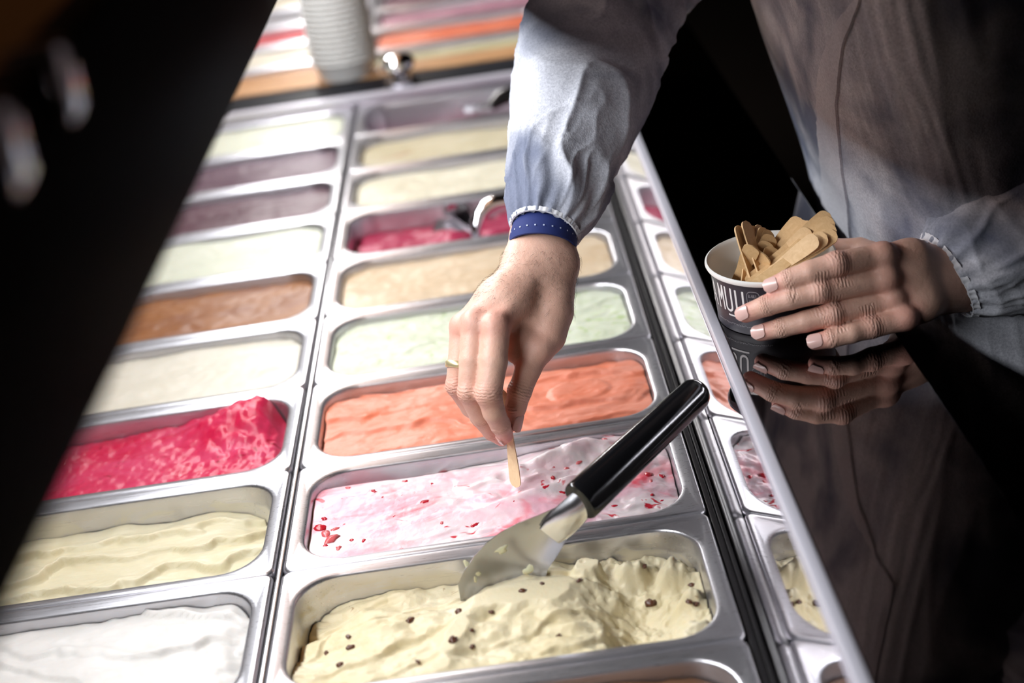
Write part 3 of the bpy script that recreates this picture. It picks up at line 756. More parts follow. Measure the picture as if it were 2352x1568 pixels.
def place_spoon(o, top, bot, facing):
    top, bot = np.array(top), np.array(bot); d = nrm(top - bot)
    yv = np.array(facing, float); yv = nrm(yv - d * (yv @ d)); xv = np.cross(yv, d)
    m = Matrix.Identity(4); c = (top + bot) / 2; c = top - d * .0475
    for i in range(3): m[i][0], m[i][1], m[i][2], m[i][3] = float(xv[i]), float(yv[i]), float(d[i]), float(c[i])
    o.matrix_world = m
def cc(px, py): return 1590 + px / 3.408, 460 + py / 3.408
TO = -VIEW; SIDE = ROT[:, 0]; UPV = ROT[:, 1]
# (x, y of the upper end in the picture, depth, lean target inside the cup x,y,depth, how far the face turns sideways, which, where)
SPO = [(405, 160, 1.255, 265, 560, 1.235, .8), (345, 195, 1.25, 225, 545, 1.24, .9), (440, 200, 1.262, 290, 560, 1.24, .75), (480, 200, 1.268, 310, 560, 1.245, .7), (520, 195, 1.275, 330, 560, 1.25, .9),
       (560, 215, 1.27, 360, 570, 1.245, .8), (600, 235, 1.272, 385, 575, 1.25, .7), (620, 270, 1.262, 400, 590, 1.24, .5), (480, 350, 1.222, 350, 640, 1.212, .0), (530, 385, 1.224, 400, 660, 1.212, .05), (585, 425, 1.222, 460, 660, 1.21, .1),
       (590, 320, 1.245, 470, 600, 1.232, .3), (625, 365, 1.24, 500, 610, 1.23, .35), (700, 300, 1.262, 540, 590, 1.245, .1), (750, 325, 1.252, 570, 600, 1.238, -.1), (860, 325, 1.228, 560, 640, 1.222, -.1), (905, 345, 1.232, 600, 640, 1.224, -.3),
       (855, 140, 1.30, 560, 480, 1.262, -.1), (900, 165, 1.295, 590, 500, 1.26, -.2), (945, 175, 1.29, 620, 520, 1.258, -.2), (1000, 165, 1.285, 650, 520, 1.255, -.2), (1080, 105, 1.275, 640, 470, 1.245, .0), (1105, 150, 1.27, 660, 500, 1.24, -.3), (1120, 205, 1.262, 660, 540, 1.236, -.4), (1130, 250, 1.258, 690, 560, 1.234, -.3),
       (1060, 275, 1.255, 640, 560, 1.232, -.3), (990, 290, 1.25, 620, 580, 1.23, -.2), (930, 230, 1.27, 600, 560, 1.24, -.1), (790, 270, 1.258, 540, 580, 1.238, -.2)]
WHERE = ['at the far left of the bundle', 'left, lowest of the edge-on cluster', 'in the edge-on cluster, third from left', 'in the edge-on cluster, fourth from left', 'in the edge-on cluster, fifth from left',
         'in the left cluster behind the broad flat spoon', 'in the left cluster, tip above the middle', 'in the middle, rounded tip turned sideways', 'lying flat at the front, leftmost of three', 'lying flat at the front, middle of three', 'lying flat at the front, rightmost of three',
         'behind the three flat spoons, nearer', 'right of the three flat spoons, short tip', 'in the centre, flat face to the viewer', 'in the centre, leaning right below another', 'leaning right along the front rim', 'leaning right above the index finger, nearest',
         'upper right, leftmost broad face of the fan', 'upper right, second of the fan', 'upper right, third of the fan', 'upper right, fourth of the fan', 'topmost of all at the upper right', 'upper right, just below the topmost tip', 'upper right, outermost tip', 'right side, lowest outer tip',
         'right side, tucked under the outer tips', 'right of the middle, half hidden by others', 'right of the middle, under the fan', 'middle, between both clusters']
for i, (tx, ty, td, bx_, by_, bd, tw) in enumerate(SPO):
    o = spoon0 if i == 0 else spoon0.copy()
    if i: C.objects.link(o)
    best = None; off = -.045 if 17 <= i <= 27 else (-.012 if i < 8 else 0.0)
    top = at(*cc(tx, ty), td + off); b0 = at(*cc(bx_, by_), td + off)
    for ln, tn in [(l_, t_) for l_ in (.095, .085, .076, .068, .060, .052) for t_ in (0, .12, -.12, .25, -.25, .4, -.4, .6, -.6)]:       # the lower end has to rest inside the cup
        w0 = b0 - top; a0, a1 = w0 @ SIDE, w0 @ UPV; b1_ = top + SIDE * (a0 * math.cos(tn) - a1 * math.sin(tn)) + UPV * (a0 * math.sin(tn) + a1 * math.cos(tn))
        for sl in np.linspace(-2.0, 2.0, 61):
            dd = nrm(b1_ + VIEW * sl * np.linalg.norm(b0 - top) - top); q = top + dd * np.linspace(0, ln, 24)[:, None]
            rr_ = np.hypot(q[:, 0] - CX, q[:, 1] - CY); zz_ = q[:, 2]; rin = RB + (RT - RB) * np.clip((zz_ - CB) / H, 0, 1) - .0090
            if zz_[-1] > CB + .009 and np.all((zz_ > CR + .004) | (rr_ < rin)) and zz_[-1] < CR - .012 and (best is None or abs(sl) < best[0]): best = (abs(sl), dd, ln)
        if best: break
    if best is None: print('spoon', i, 'has no room'); best = (0, nrm(at(CX * 0 + 1765, 690, 1.25) - top), .05)
    bot = top + best[1] * best[2]
    f = TO * math.cos(tw) + SIDE * math.sin(tw) + UPV * .35
    place_spoon(o, top, bot, f); o.scale = (1, 1, best[2] / .095); o.location = tuple((top + bot) / 2)
    tag(o, 'small wooden spoon in the dark cup, ' + WHERE[i], 'spoon', 'wooden spoons in the cup')

# ------------------------------------------------------------------ signed-distance modelling for the person
def capsule(P, a, b, ra, rb):
    a, b = np.asarray(a, np.float32), np.asarray(b, np.float32); ba = b - a
    t = np.clip(((P - a) @ ba) / (ba @ ba), 0, 1)
    return np.linalg.norm(P - a - t[..., None] * ba, axis=-1) - (ra + (rb - ra) * t)
def ball(P, c, r): return np.linalg.norm(P - np.asarray(c, np.float32), axis=-1) - r
def ellip(P, c, R, rx, ry, rz):
    q = (P - np.asarray(c, np.float32)) @ np.asarray(R, np.float32).T
    q = q / np.array([rx, ry, rz], np.float32); n = np.linalg.norm(q, axis=-1)
    return (n - 1) * min(rx, ry, rz)
def smin(a, b, k):
    h = np.clip(0.5 + 0.5 * (b - a) / k, 0, 1); return b + (a - b) * h - k * h * (1 - h)
def surface_nets(f, lo, h):
    nx, ny, nz = f.shape; ins = f < 0
    cnt = np.zeros((nx - 1, ny - 1, nz - 1), np.int8); acc = np.zeros((nx - 1, ny - 1, nz - 1, 3), np.float32); num = np.zeros((nx - 1, ny - 1, nz - 1), np.float32)
    cor = [(i, j, k) for i in (0, 1) for j in (0, 1) for k in (0, 1)]
    def sl(c): return (slice(c[0], nx - 1 + c[0]), slice(c[1], ny - 1 + c[1]), slice(c[2], nz - 1 + c[2]))
    for a in cor:
        for ax in range(3):
            if a[ax]: continue
            b = list(a); b[ax] = 1
            fa, fb = f[sl(a)], f[sl(b)]; m = (fa < 0) != (fb < 0)
            t = np.where(m, fa / np.where(m, fa - fb, 1), 0)
            for d in range(3):
                acc[..., d] += np.where(m, a[d] + (t if d == ax else 0), 0)
            num += m
    act = num > 0
    idx = -np.ones(act.shape, np.int64); idx[act] = np.arange(act.sum())
    cells = np.argwhere(act); vt = (cells + acc[act] / num[act][:, None]) * h + lo
    faces = []
    for ax in range(3):
        s0 = [slice(None)] * 3; s1 = [slice(None)] * 3; s0[ax] = slice(0, -1); s1[ax] = slice(1, None)
        A, B = ins[tuple(s0)], ins[tuple(s1)]; e = np.argwhere(A != B)
        u, v = [(1, 2), (2, 0), (0, 1)][ax]
        ok = (e[:, u] > 0) & (e[:, v] > 0) & (e[:, u] < f.shape[u] - 1) & (e[:, v] < f.shape[v] - 1); e = e[ok]
        def cell(du, dv):
            c = e.copy(); c[:, u] -= du; c[:, v] -= dv; return idx[c[:, 0], c[:, 1], c[:, 2]]
        q = np.stack([cell(1, 1), cell(0, 1), cell(0, 0), cell(1, 0)], -1)
        flip = ~A[e[:, 0], e[:, 1], e[:, 2]]
        q[flip] = q[flip][:, ::-1]; faces.append(q)
    return vt.astype(np.float32), np.concatenate(faces)
def grid(lo, hi, h):
    lo = np.asarray(lo, np.float32); n = np.ceil((np.asarray(hi) - lo) / h).astype(int) + 1
    g = np.stack(np.meshgrid(*[np.arange(k, dtype=np.float32) * h for k in n], indexing='ij'), -1) + lo
    return g, lo
def relax(v, f, it=2, lam=0.5):
    for _ in range(it):
        s = np.zeros_like(v); c = np.zeros(len(v), np.float32)
        for k in range(4):
            np.add.at(s, f[:, k], v[f[:, (k + 1) % 4]] + v[f[:, (k - 1) % 4]]); np.add.at(c, f[:, k], 2)
        v = v + lam * (s / np.maximum(c, 1)[:, None] - v)
    return v

class Hand:
    """palm, five fingers and forearm as one field; joints given in world space"""
    def __init__(s): s.red = []; s.crease = []; s.nails = []
    def build(s, fingers, palm, fore, h=0.0013, extra=(), kf=0.004, kp=0.010, pad=0.022, ridges=()):
        pts = [p for F in fingers for p, r in F] + [p for ch in palm for p, r in ch] + [p for p, r in fore]
        lo = np.min(pts, 0) - pad; hi = np.max(pts, 0) + pad
        P, lo = grid(lo, hi, h)
        d = None
        for ch in list(palm) + [fore]:
            for (a, ra), (b, rb) in zip(ch[:-1], ch[1:]):
                q = capsule(P, a, b, ra, rb); d = q if d is None else smin(d, q, kp)
        fd = None
        for F in fingers:
            c = None
            for (a, ra), (b, rb) in zip(F[:-1], F[1:]):
                q = capsule(P, a, b, ra, rb); c = q if c is None else smin(c, q, 0.002)
            fd = c if fd is None else smin(fd, c, 0.0012)
        d = smin(d, fd, kf)
        for c, r, k in extra:
            d = smin(d, ball(P, c, r), k)
        for a, b, r, k in ridges:
            d = smin(d, capsule(P, a, b, r, r), k)
        v, f = surface_nets(d, lo, h)
        v = relax(v, f, 2, .45)
        return v, f

def px(lst): return [(at(x, y, dp), r) for x, y, dp, r in lst]
# right hand, pinching the tasting spoon
R_index = px([(1139, 752, 1.213, .0126), (1133, 830, 1.203, .0121), (1123, 905, 1.199, .0110), (1134, 945, 1.207, .0096), (1149, 975, 1.221, .0088), (1160, 1000, 1.238, .0070)])
R_middle = px([(1092, 744, 1.222, .0124), (1085, 828, 1.212, .0114), (1079, 900, 1.212, .0105), (1103, 955, 1.230, .0092), (1130, 990, 1.246, .0082), (1152, 1008, 1.255, .0065)])
R_ring = px([(1063, 750, 1.238, .0113), (1056, 835, 1.232, .0105), (1050, 885, 1.235, .0099), (1080, 935, 1.256, .0085), (1108, 960, 1.268, .0076), (1128, 968, 1.272, .006)])
R_pinky = px([(1062, 760, 1.258, .0098), (1060, 830, 1.258, .0088), (1068, 880, 1.262, .0082), (1092, 910, 1.274, .0072), (1112, 925, 1.282, .006)])
R_thumb = px([(1236, 795, 1.240, .0138), (1212, 850, 1.236, .0112), (1194, 898, 1.235, .0104), (1184, 935, 1.237, .0094), (1179, 972, 1.240, .0068)])
wr = at(1240, 590, 1.258); wr_l = at(1207, 592, 1.258); wr_r = at(1277, 600, 1.258)
R_palm = [px([(1216, 640, 1.250, .0185), (1180, 690, 1.235, .0155), (1137, 750, 1.218, .0122)]),
          px([(1205, 630, 1.250, .0170), (1155, 680, 1.236, .0150), (1092, 742, 1.226, .0122)]),
          px([(1200, 630, 1.254, .0165), (1135, 685, 1.246, .0140), (1065, 748, 1.240, .0110)]),
          px([(1195, 635, 1.262, .0160), (1130, 695, 1.262, .0135), (1064, 758, 1.258, .0100)]),
          px([(1262, 650, 1.258, .0190), (1264, 715, 1.252, .0185), (1254, 770, 1.246, .0155), (1238, 802, 1.241, .0125)]),
          px([(1200, 730, 1.246, .0155), (1192, 780, 1.241, .0120), (1182, 815, 1.237, .0075)]),
          px([(1240, 640, 1.262, .0180), (1190, 720, 1.255, .0150), (1130, 770, 1.246, .012)])]
elbow_R = at(1402, -25, 1.420); should_R = np.array([0.62, 0.735, 0.56])
R_fore = [(wr_l * .5 + wr_r * .5 + (at(1250, 660, 1.258) - wr) * .5, .0205), (at(1243, 600, 1.262), .0215), (at(1247, 540, 1.276), .0225), (wr + (elbow_R - wr) * .45, .0340), (wr + (elbow_R - wr) * .62, .036)]
R_fore2 = [(at(1218, 640, 1.256), .0185), (at(1205, 595, 1.261), .0165), (at(1212, 540, 1.280), .0165)]
R_fore3 = [(at(1270, 660, 1.26), .0185), (at(1280, 600, 1.262), .0165), (at(1282, 545, 1.280), .0165)]
TEND = []
for (kx_, ky_, kd_), w0 in (((1137, 748, 1.206), (1222, 640, 1.233)), ((1090, 742, 1.214), (1212, 636, 1.233)), ((1062, 748, 1.230), (1202, 634, 1.238))):
    TEND.append((at(kx_, ky_, kd_), at(*w0)))
Rh = Hand()
Rx = [(at(1137, 748, 1.209), .0110, .006), (at(1090, 742, 1.217), .0105, .006), (at(1062, 748, 1.233), .0095, .006), (at(1119, 906, 1.197), .0092, .004), (at(1077, 901, 1.208), .0088, .004), (at(1048, 886, 1.232), .0082, .004), (at(1240, 800, 1.236), .0105, .006), (at(1190, 898, 1.233), .0086, .004), (at(1290, 612, 1.262), .0115, .012)]
rv, rf = Rh.build([R_index, R_middle, R_ring, R_pinky, R_thumb], R_palm + [R_fore2, R_fore3], R_fore, .0014, Rx, ridges=[(a_ + (b_ - a_) * .15 + VIEW * .0030, a_ + (b_ - a_) * .9 + VIEW * .0025, .0056, .0042) for a_, b_ in TEND])
# left hand, wrapped around the cup
def wy(lst): return [(on_y(x, y, Y), r) for x, y, Y, r in lst]
L_index = wy([(2028, 590, .250, .0118), (1921, 606, .2345, .0104), (1860, 625, .2325, .0096), (1812, 642, .2350, .0088), (1775, 656, .2395, .0074)])
L_middle = wy([(2034, 640, .243, .0118), (1882, 668, .2285, .0104), (1815, 685, .2300, .0094), (1762, 701, .2350, .0088), (1713, 720, .2440, .0078)])
L_ring = wy([(2050, 688, .240, .0112), (1912, 722, .2260, .0100), (1850, 738, .2280, .0090), (1796, 752, .2320, .0084), (1748, 764, .2400, .0074)])
L_pinky = wy([(2078, 731, .227, .0100), (2000, 752, .2200, .0092), (1955, 765, .2140, .0084), (1910, 777, .2140, .0079), (1872, 785, .2170, .0068)])
L_thumb = wy([(2035, 597, .330, .0130), (1975, 572, .362, .0105), (1920, 572, .372, .0098), (1868, 578, .370, .008)])
lw = on_y(2165, 640, .275); elbow_L = on_y(2650, 345, .31); should_L = np.array([0.66, 0.30, 0.56])
L_palm = [wy([(2150, 615, .275, .0190), (2090, 597, .262, .0165), (2028, 592, .252, .0125)]), wy([(2150, 635, .270, .0190), (2090, 635, .256, .0165), (2034, 641, .246, .0125)]),
          wy([(2155, 655, .268, .0185), (2105, 668, .252, .0160), (2050, 688, .243, .0120)]), wy([(2160, 672, .268, .0175), (2118, 696, .246, .0140), (2078, 730, .230, .0104)]),
          wy([(2140, 620, .285, .0190), (2085, 605, .305, .0170), (2035, 600, .330, .0135)]), wy([(2140, 660, .283, .017), (2085, 688, .256, .0130)])]
L_fore = [(on_y(2150, 640, .275), .0230), (on_y(2190, 640, .280), .0225), (lw + (elbow_L - lw) * .22, .027), (lw + (elbow_L - lw) * .5, .036), (lw + (elbow_L - lw) * .65, .038)]
L_fore2 = [(on_y(2160, 615, .275), .0180), (on_y(2195, 615, .28), .0170)]
L_fore3 = [(on_y(2165, 668, .272), .0175), (on_y(2215, 672, .28), .0170)]
Lx = [(on_y(2028, 588, .245), .0112, .006), (on_y(2034, 638, .238), .0112, .006), (on_y(2050, 686, .235), .0106, .006), (on_y(2078, 729, .224), .0092, .006), (on_y(1921, 605, .232), .0092, .004), (on_y(1882, 667, .226), .0092, .004), (on_y(1912, 721, .2235), .009, .004), (on_y(2000, 751, .2175), .0082, .004)]
Lh = Hand()
lv, lf = Lh.build([L_index, L_middle, L_ring, L_pinky, L_thumb], L_palm + [L_fore2, L_fore3], L_fore, .0014, Lx)
# trunk, upper arms, neck and head
TC = lambda z: np.array([0.735 - 0.30 * max(z - 0.1, 0) * 0.85, 0.515, z])
P_, lo_ = grid((0.34, 0.0, -0.10), (1.02, 0.98, 1.06), 0.009)
I3 = np.eye(3)
d = ellip(P_, TC(.06), I3, .115, .175, .16)
d = smin(d, ellip(P_, TC(.28), I3, .118, .185, .26), .06)
d = smin(d, ellip(P_, TC(.50), I3, .105, .20, .14), .06)
nb = np.array([.605, .50, .65]); hc = np.array([.545, .50, .845])
d = smin(d, capsule(P_, TC(.55), nb + np.array([-.03, 0, .06]), .065, .055), .05)
for sh, el in ((should_R, elbow_R), (should_L, elbow_L)):
    d = smin(d, capsule(P_, sh, el, .043, .036), .03); d = smin(d, capsule(P_, TC(.54), sh, .060, .043), .03)
for w_, el in ((wr, elbow_R), (lw, elbow_L)):
    d = smin(d, capsule(P_, el, el + (w_ - el) * .5, .036, .031), .02)
d = smin(d, ellip(P_, hc + np.array([.01, 0, .02]), I3, .098, .078, .108), .03)
d = smin(d, ellip(P_, hc + np.array([-.035, 0, -.055]), I3, .062, .056, .062), .035)
d = smin(d, capsule(P_, hc + np.array([-.088, 0, .012]), hc + np.array([-.112, 0, -.028]), .010, .015), .015)
d = smin(d, capsule(P_, hc + np.array([-.093, -.022, -.062]), hc + np.array([-.093, .022, -.062]), .009, .009), .012)
for s_ in (-1, 1):
    d = smin(d, ellip(P_, hc + np.array([.012, .080 * s_, -.012]), I3, .020, .009, .032), .008)
    d = np.maximum(d, -smin(ball(P_, hc + np.array([-.100, .032 * s_, .012]), .020), ball(P_, hc + np.array([-.102, .034 * s_, .012]), .018), .01))
tv, tf = surface_nets(d, lo_, .009); tv = relax(tv, tf, 2)

person = empty('person', (0.72, 0.49, FL), 'person in a white see-through overall holding the cup and a tasting spoon', 'person')
bv = np.concatenate([rv, lv, tv]); bf = np.concatenate([rf, lf + len(rv), tf + len(rv) + len(lv)])
M['skin'] = material('skin', srgb(214, 164, 142), 0.46)
body = bring(mesh('body', bv, bf, M['skin'], None, True, 0), person)
# skin colour follows the knuckles: a vertex value that reddens them, and one that carries the crease lines
red = np.zeros(len(bv)); cre = np.zeros(len(bv))
def spot(c, r, a):
    global red
    red = np.maximum(red, a * np.exp(-(np.linalg.norm(bv - c, axis=1) / r) ** 2))
def creases(c, ax, r, n=3, wl=.0026):
    global cre
    q = bv - c; t = q @ nrm(ax); rad = np.linalg.norm(q - t[:, None] * nrm(ax), axis=1)
    wv = np.exp(-(t / r) ** 2) * (rad < .02)
    cre += wv * np.cos(2 * math.pi * (t + .0006 * noise(q[:, 0] * 300, q[:, 1] * 300, q[:, 2] * 300)) / wl)
for Fg in (R_index, R_middle, R_ring, L_index, L_middle, L_ring, L_pinky, R_pinky):
    n_ = len(Fg); m_ = 2 if n_ == 6 else 1
    spot(Fg[0][0], .014, .85); spot(Fg[m_][0], .010, .7); spot(Fg[-1][0], .012, .8)
    creases(Fg[m_][0], Fg[m_ + 1][0] - Fg[m_ - 1][0], .007)
    creases(Fg[-2][0], Fg[-1][0] - Fg[-3][0], .004, wl=.002)
spot(R_thumb[-1][0], .014, .6); spot(R_thumb[0][0], .016, .35); creases(R_thumb[2][0], R_thumb[3][0] - R_thumb[1][0], .007)
me = body.data
# fine dark hairs on the back of the right wrist
hb = MB(); rg = np.random.RandomState(4); nvr = len(rv)
nrmls = np.zeros((len(bv), 3), np.float32); me.vertices.foreach_get('normal', nrmls.ravel()) if False else None
nrmls = np.array([q.normal[:] for q in me.vertices[:nvr]])
loc = (rv - CAM) @ ROT; pxx = 1176 + FPX * loc[:, 0] / -loc[:, 2]; pyy = 784 - FPX * loc[:, 1] / -loc[:, 2]
cand = np.where((pyy > 575) & (pyy < 735) & (nrmls @ TO > -.15) & (pxx > 1090) & (rg.rand(nvr) < np.interp(pyy, [575, 660, 735], [1, .8, .15])))[0]
fl = nrm(at(1150, 760, 1.25) - at(1240, 590, 1.25))
for q in rg.choice(cand, min(420, len(cand)), False):
    p0 = rv[q].astype(float); n0 = nrmls[q]; t0 = nrm(fl + .35 * rg.normal(size=3)); t0 = nrm(t0 - n0 * (t0 @ n0)); ln = rg.uniform(.003, .0075)
    hb.tube([p0 - n0 * .0003, p0 + t0 * ln * .5 + n0 * ln * .28, p0 + t0 * ln + n0 * ln * .22], [.00008, .00006, .00002], 3, False)
o = bring(hb.build('arm_hair', material('dark_hair', srgb(60, 42, 30), .5), None), person); o['kind'] = 'stuff'
for nm, arr in (('redness', red), ('crease', cre)):
    a_ = me.attributes.new(nm, 'FLOAT', 'POINT'); a_.data.foreach_set('value', arr.astype(np.float32))
k = NT(M['skin'])
at_r = k.n('ShaderNodeAttribute', attribute_name='redness'); at_c = k.n('ShaderNodeAttribute', attribute_name='crease')
mott = k.noise(k.coords((1, 1, 1)), 55, 4, .6)
base = k.mix(mott, srgb(232, 192, 172), srgb(212, 162, 142))
col = k.mix(at_r.outputs['Fac'], base, srgb(214, 130, 122)); k.l(col, k.b.inputs['Base Color'])
k.b.inputs['Subsurface Weight'].default_value = 0.10; k.b.inputs['Subsurface Radius'].default_value = (.008, .003, .0015); k.b.inputs['Subsurface Scale'].default_value = .5
vo = k.n('ShaderNodeTexVoronoi', feature='DISTANCE_TO_EDGE'); vo.inputs['Scale'].default_value = 900; k.l(k.coords((1, 1, 1)), vo.inputs['Vector'])
b1 = k.bump(vo.outputs['Distance'], .45, .0004)
b2 = k.bump(k.noise(k.coords((1, 1, 1)), 130, 4, .6), .55, .0012, b1)
k.bump(at_c.outputs['Fac'], .8, .0005, b2)

M['nail'] = material('fingernail', srgb(232, 186, 176), 0.22, Subsurface_Weight=0.1)
def nail(tip, prev, outward, r, wdt, ln, back=.002):
    ax = nrm(np.asarray(tip) - prev); up = nrm(outward - ax * (outward @ ax)); sd = np.cross(ax, up)
    v = []; nu, nv = 9, 8
    for s in (1, 0):
        for i in range(nu):
            t = i / (nu - 1)
            for j in range(nv):
                a = (j / (nv - 1) - .5) * 2
                hw = wdt / 2 * (1 - .10 * (1 - t)) * (1 - .55 * max(0, (t - .75) / .25) ** 2) * (1 - .35 * max(0, (.2 - t) / .2) ** 2)
                x = a * hw; rr = r * (1.04 - .14 * t ** 2)
                y = math.sqrt(max(rr * rr - x * x, 1e-8)) + (.0004 if s else -.0006)
                v.append(np.asarray(tip) + ax * (-ln + back + ln * t + .004) + sd * x + up * y)
    f = []
    for i in range(nu - 1):
        for j in range(nv - 1):
            q = (i * nv + j, i * nv + j + 1, (i + 1) * nv + j + 1, (i + 1) * nv + j); f.append(q[::-1]); f.append(tuple(nu * nv + c for c in q))
    rim = [i * nv for i in range(nu)] + [(nu - 1) * nv + j for j in range(1, nv)] + [i * nv + nv - 1 for i in range(nu - 2, -1, -1)] + list(range(nv - 2, 0, -1))
    for a, b in zip(rim, rim[1:] + rim[:1]): f.append((a, b, b + nu * nv, a + nu * nv))
    return bring(mesh('fingernail', v, f, M['nail'], None, True, 40), person)
for Fg in (L_index, L_middle, L_ring, L_pinky):
    nail(Fg[-1][0], Fg[-2][0], TO + UPV * .25, Fg[-1][1] + .0007, .0125, .0125)
nail(R_thumb[-1][0], R_thumb[-2][0], SIDE * .75 + TO * .65, R_thumb[-1][1] + .0012, .0125, .015)
nail(R_index[-1][0], R_index[-2][0], TO * .3 - SIDE * .8 - UPV * .5, R_index[-1][1] + .0006, .010, .010)

# wedding band on the ring finger
rc = R_ring[1][0] + (R_ring[2][0] - R_ring[1][0]) * .05; ra = nrm(R_ring[2][0] - R_ring[0][0])
u_ = nrm(np.cross(ra, [0.2, 0.1, 1])); w_ = np.cross(ra, u_)
rr = .0112; prof_r = [(-.0028, -.0004), (-.0030, .0004), (-.0022, .0012), (0, .0015), (.0022, .0012), (.0030, .0004), (.0028, -.0004)]
v = [rc + ra * a + (rr + b) * (math.cos(t) * u_ + math.sin(t) * w_) for a, b in prof_r for t in np.linspace(0, 2 * math.pi, 40, endpoint=False)]
f = [(i * 40 + j, i * 40 + (j + 1) % 40, ((i + 1) % 7) * 40 + (j + 1) % 40, ((i + 1) % 7) * 40 + j) for i in range(7) for j in range(40)]
o = bring(mesh('ring', v, f, material('gold', (.84, .72, .42), .34, .75), None, True, 40), person); o['label'] = 'plain gold finger ring'

# ------------------------------------------------------------------ clothes
def fabric(name, c_light, c_dark, lo, hi, scale, alpha=1.0):
    m = material(name, c_light, .85); k = NT(m)
    v = k.coords((1, 1, 1))
    f = k.noise(v, scale, 3.0, .5, .6)
    dk = k.ramp(f, [(lo, (0, 0, 0)), (hi, (1, 1, 1))])
    f2 = k.noise(v, 420, 2.0, .7)
    col = k.mix(dk, c_light, c_dark)
    col = k.mix(k.ramp(f2, [(.35, (0, 0, 0)), (.7, (.35, .35, .35))]), col, tuple(.55 * q for q in c_dark))
    k.l(col, k.b.inputs['Base Color'])
    vo = k.n('ShaderNodeTexVoronoi'); vo.inputs['Scale'].default_value = 620; k.l(v, vo.inputs['Vector'])
    b1 = k.bump(vo.outputs['Distance'], .35, .0006)
    k.bump(k.noise(v, 38, 4, .55, .8), .22, .003, b1)
    tr = k.n('ShaderNodeBsdfTranslucent'); k.l(col, tr.inputs[0])
    mx_ = k.n('ShaderNodeMixShader'); mx_.inputs[0].default_value = .28; k.l(k.b.outputs[0], mx_.inputs[1]); k.l(tr.outputs[0], mx_.inputs[2])
    tp_ = k.n('ShaderNodeBsdfTransparent'); m2 = k.n('ShaderNodeMixShader'); m2.inputs[0].default_value = 1 - alpha
    k.l(mx_.outputs[0], m2.inputs[1]); k.l(tp_.outputs[0], m2.inputs[2])
    k.l(m2.outputs[0], k.t.nodes['Material Output'].inputs['Surface']); return m
M['overall'] = fabric('white_nonwoven', (.88, .89, .96), (.26, .29, .40), .45, .62, 8.0, .94)
M['navy'] = material('navy_cotton', srgb(27, 42, 104), .8)
M['shirt'] = material('dark_shirt', srgb(30, 34, 52), .9)

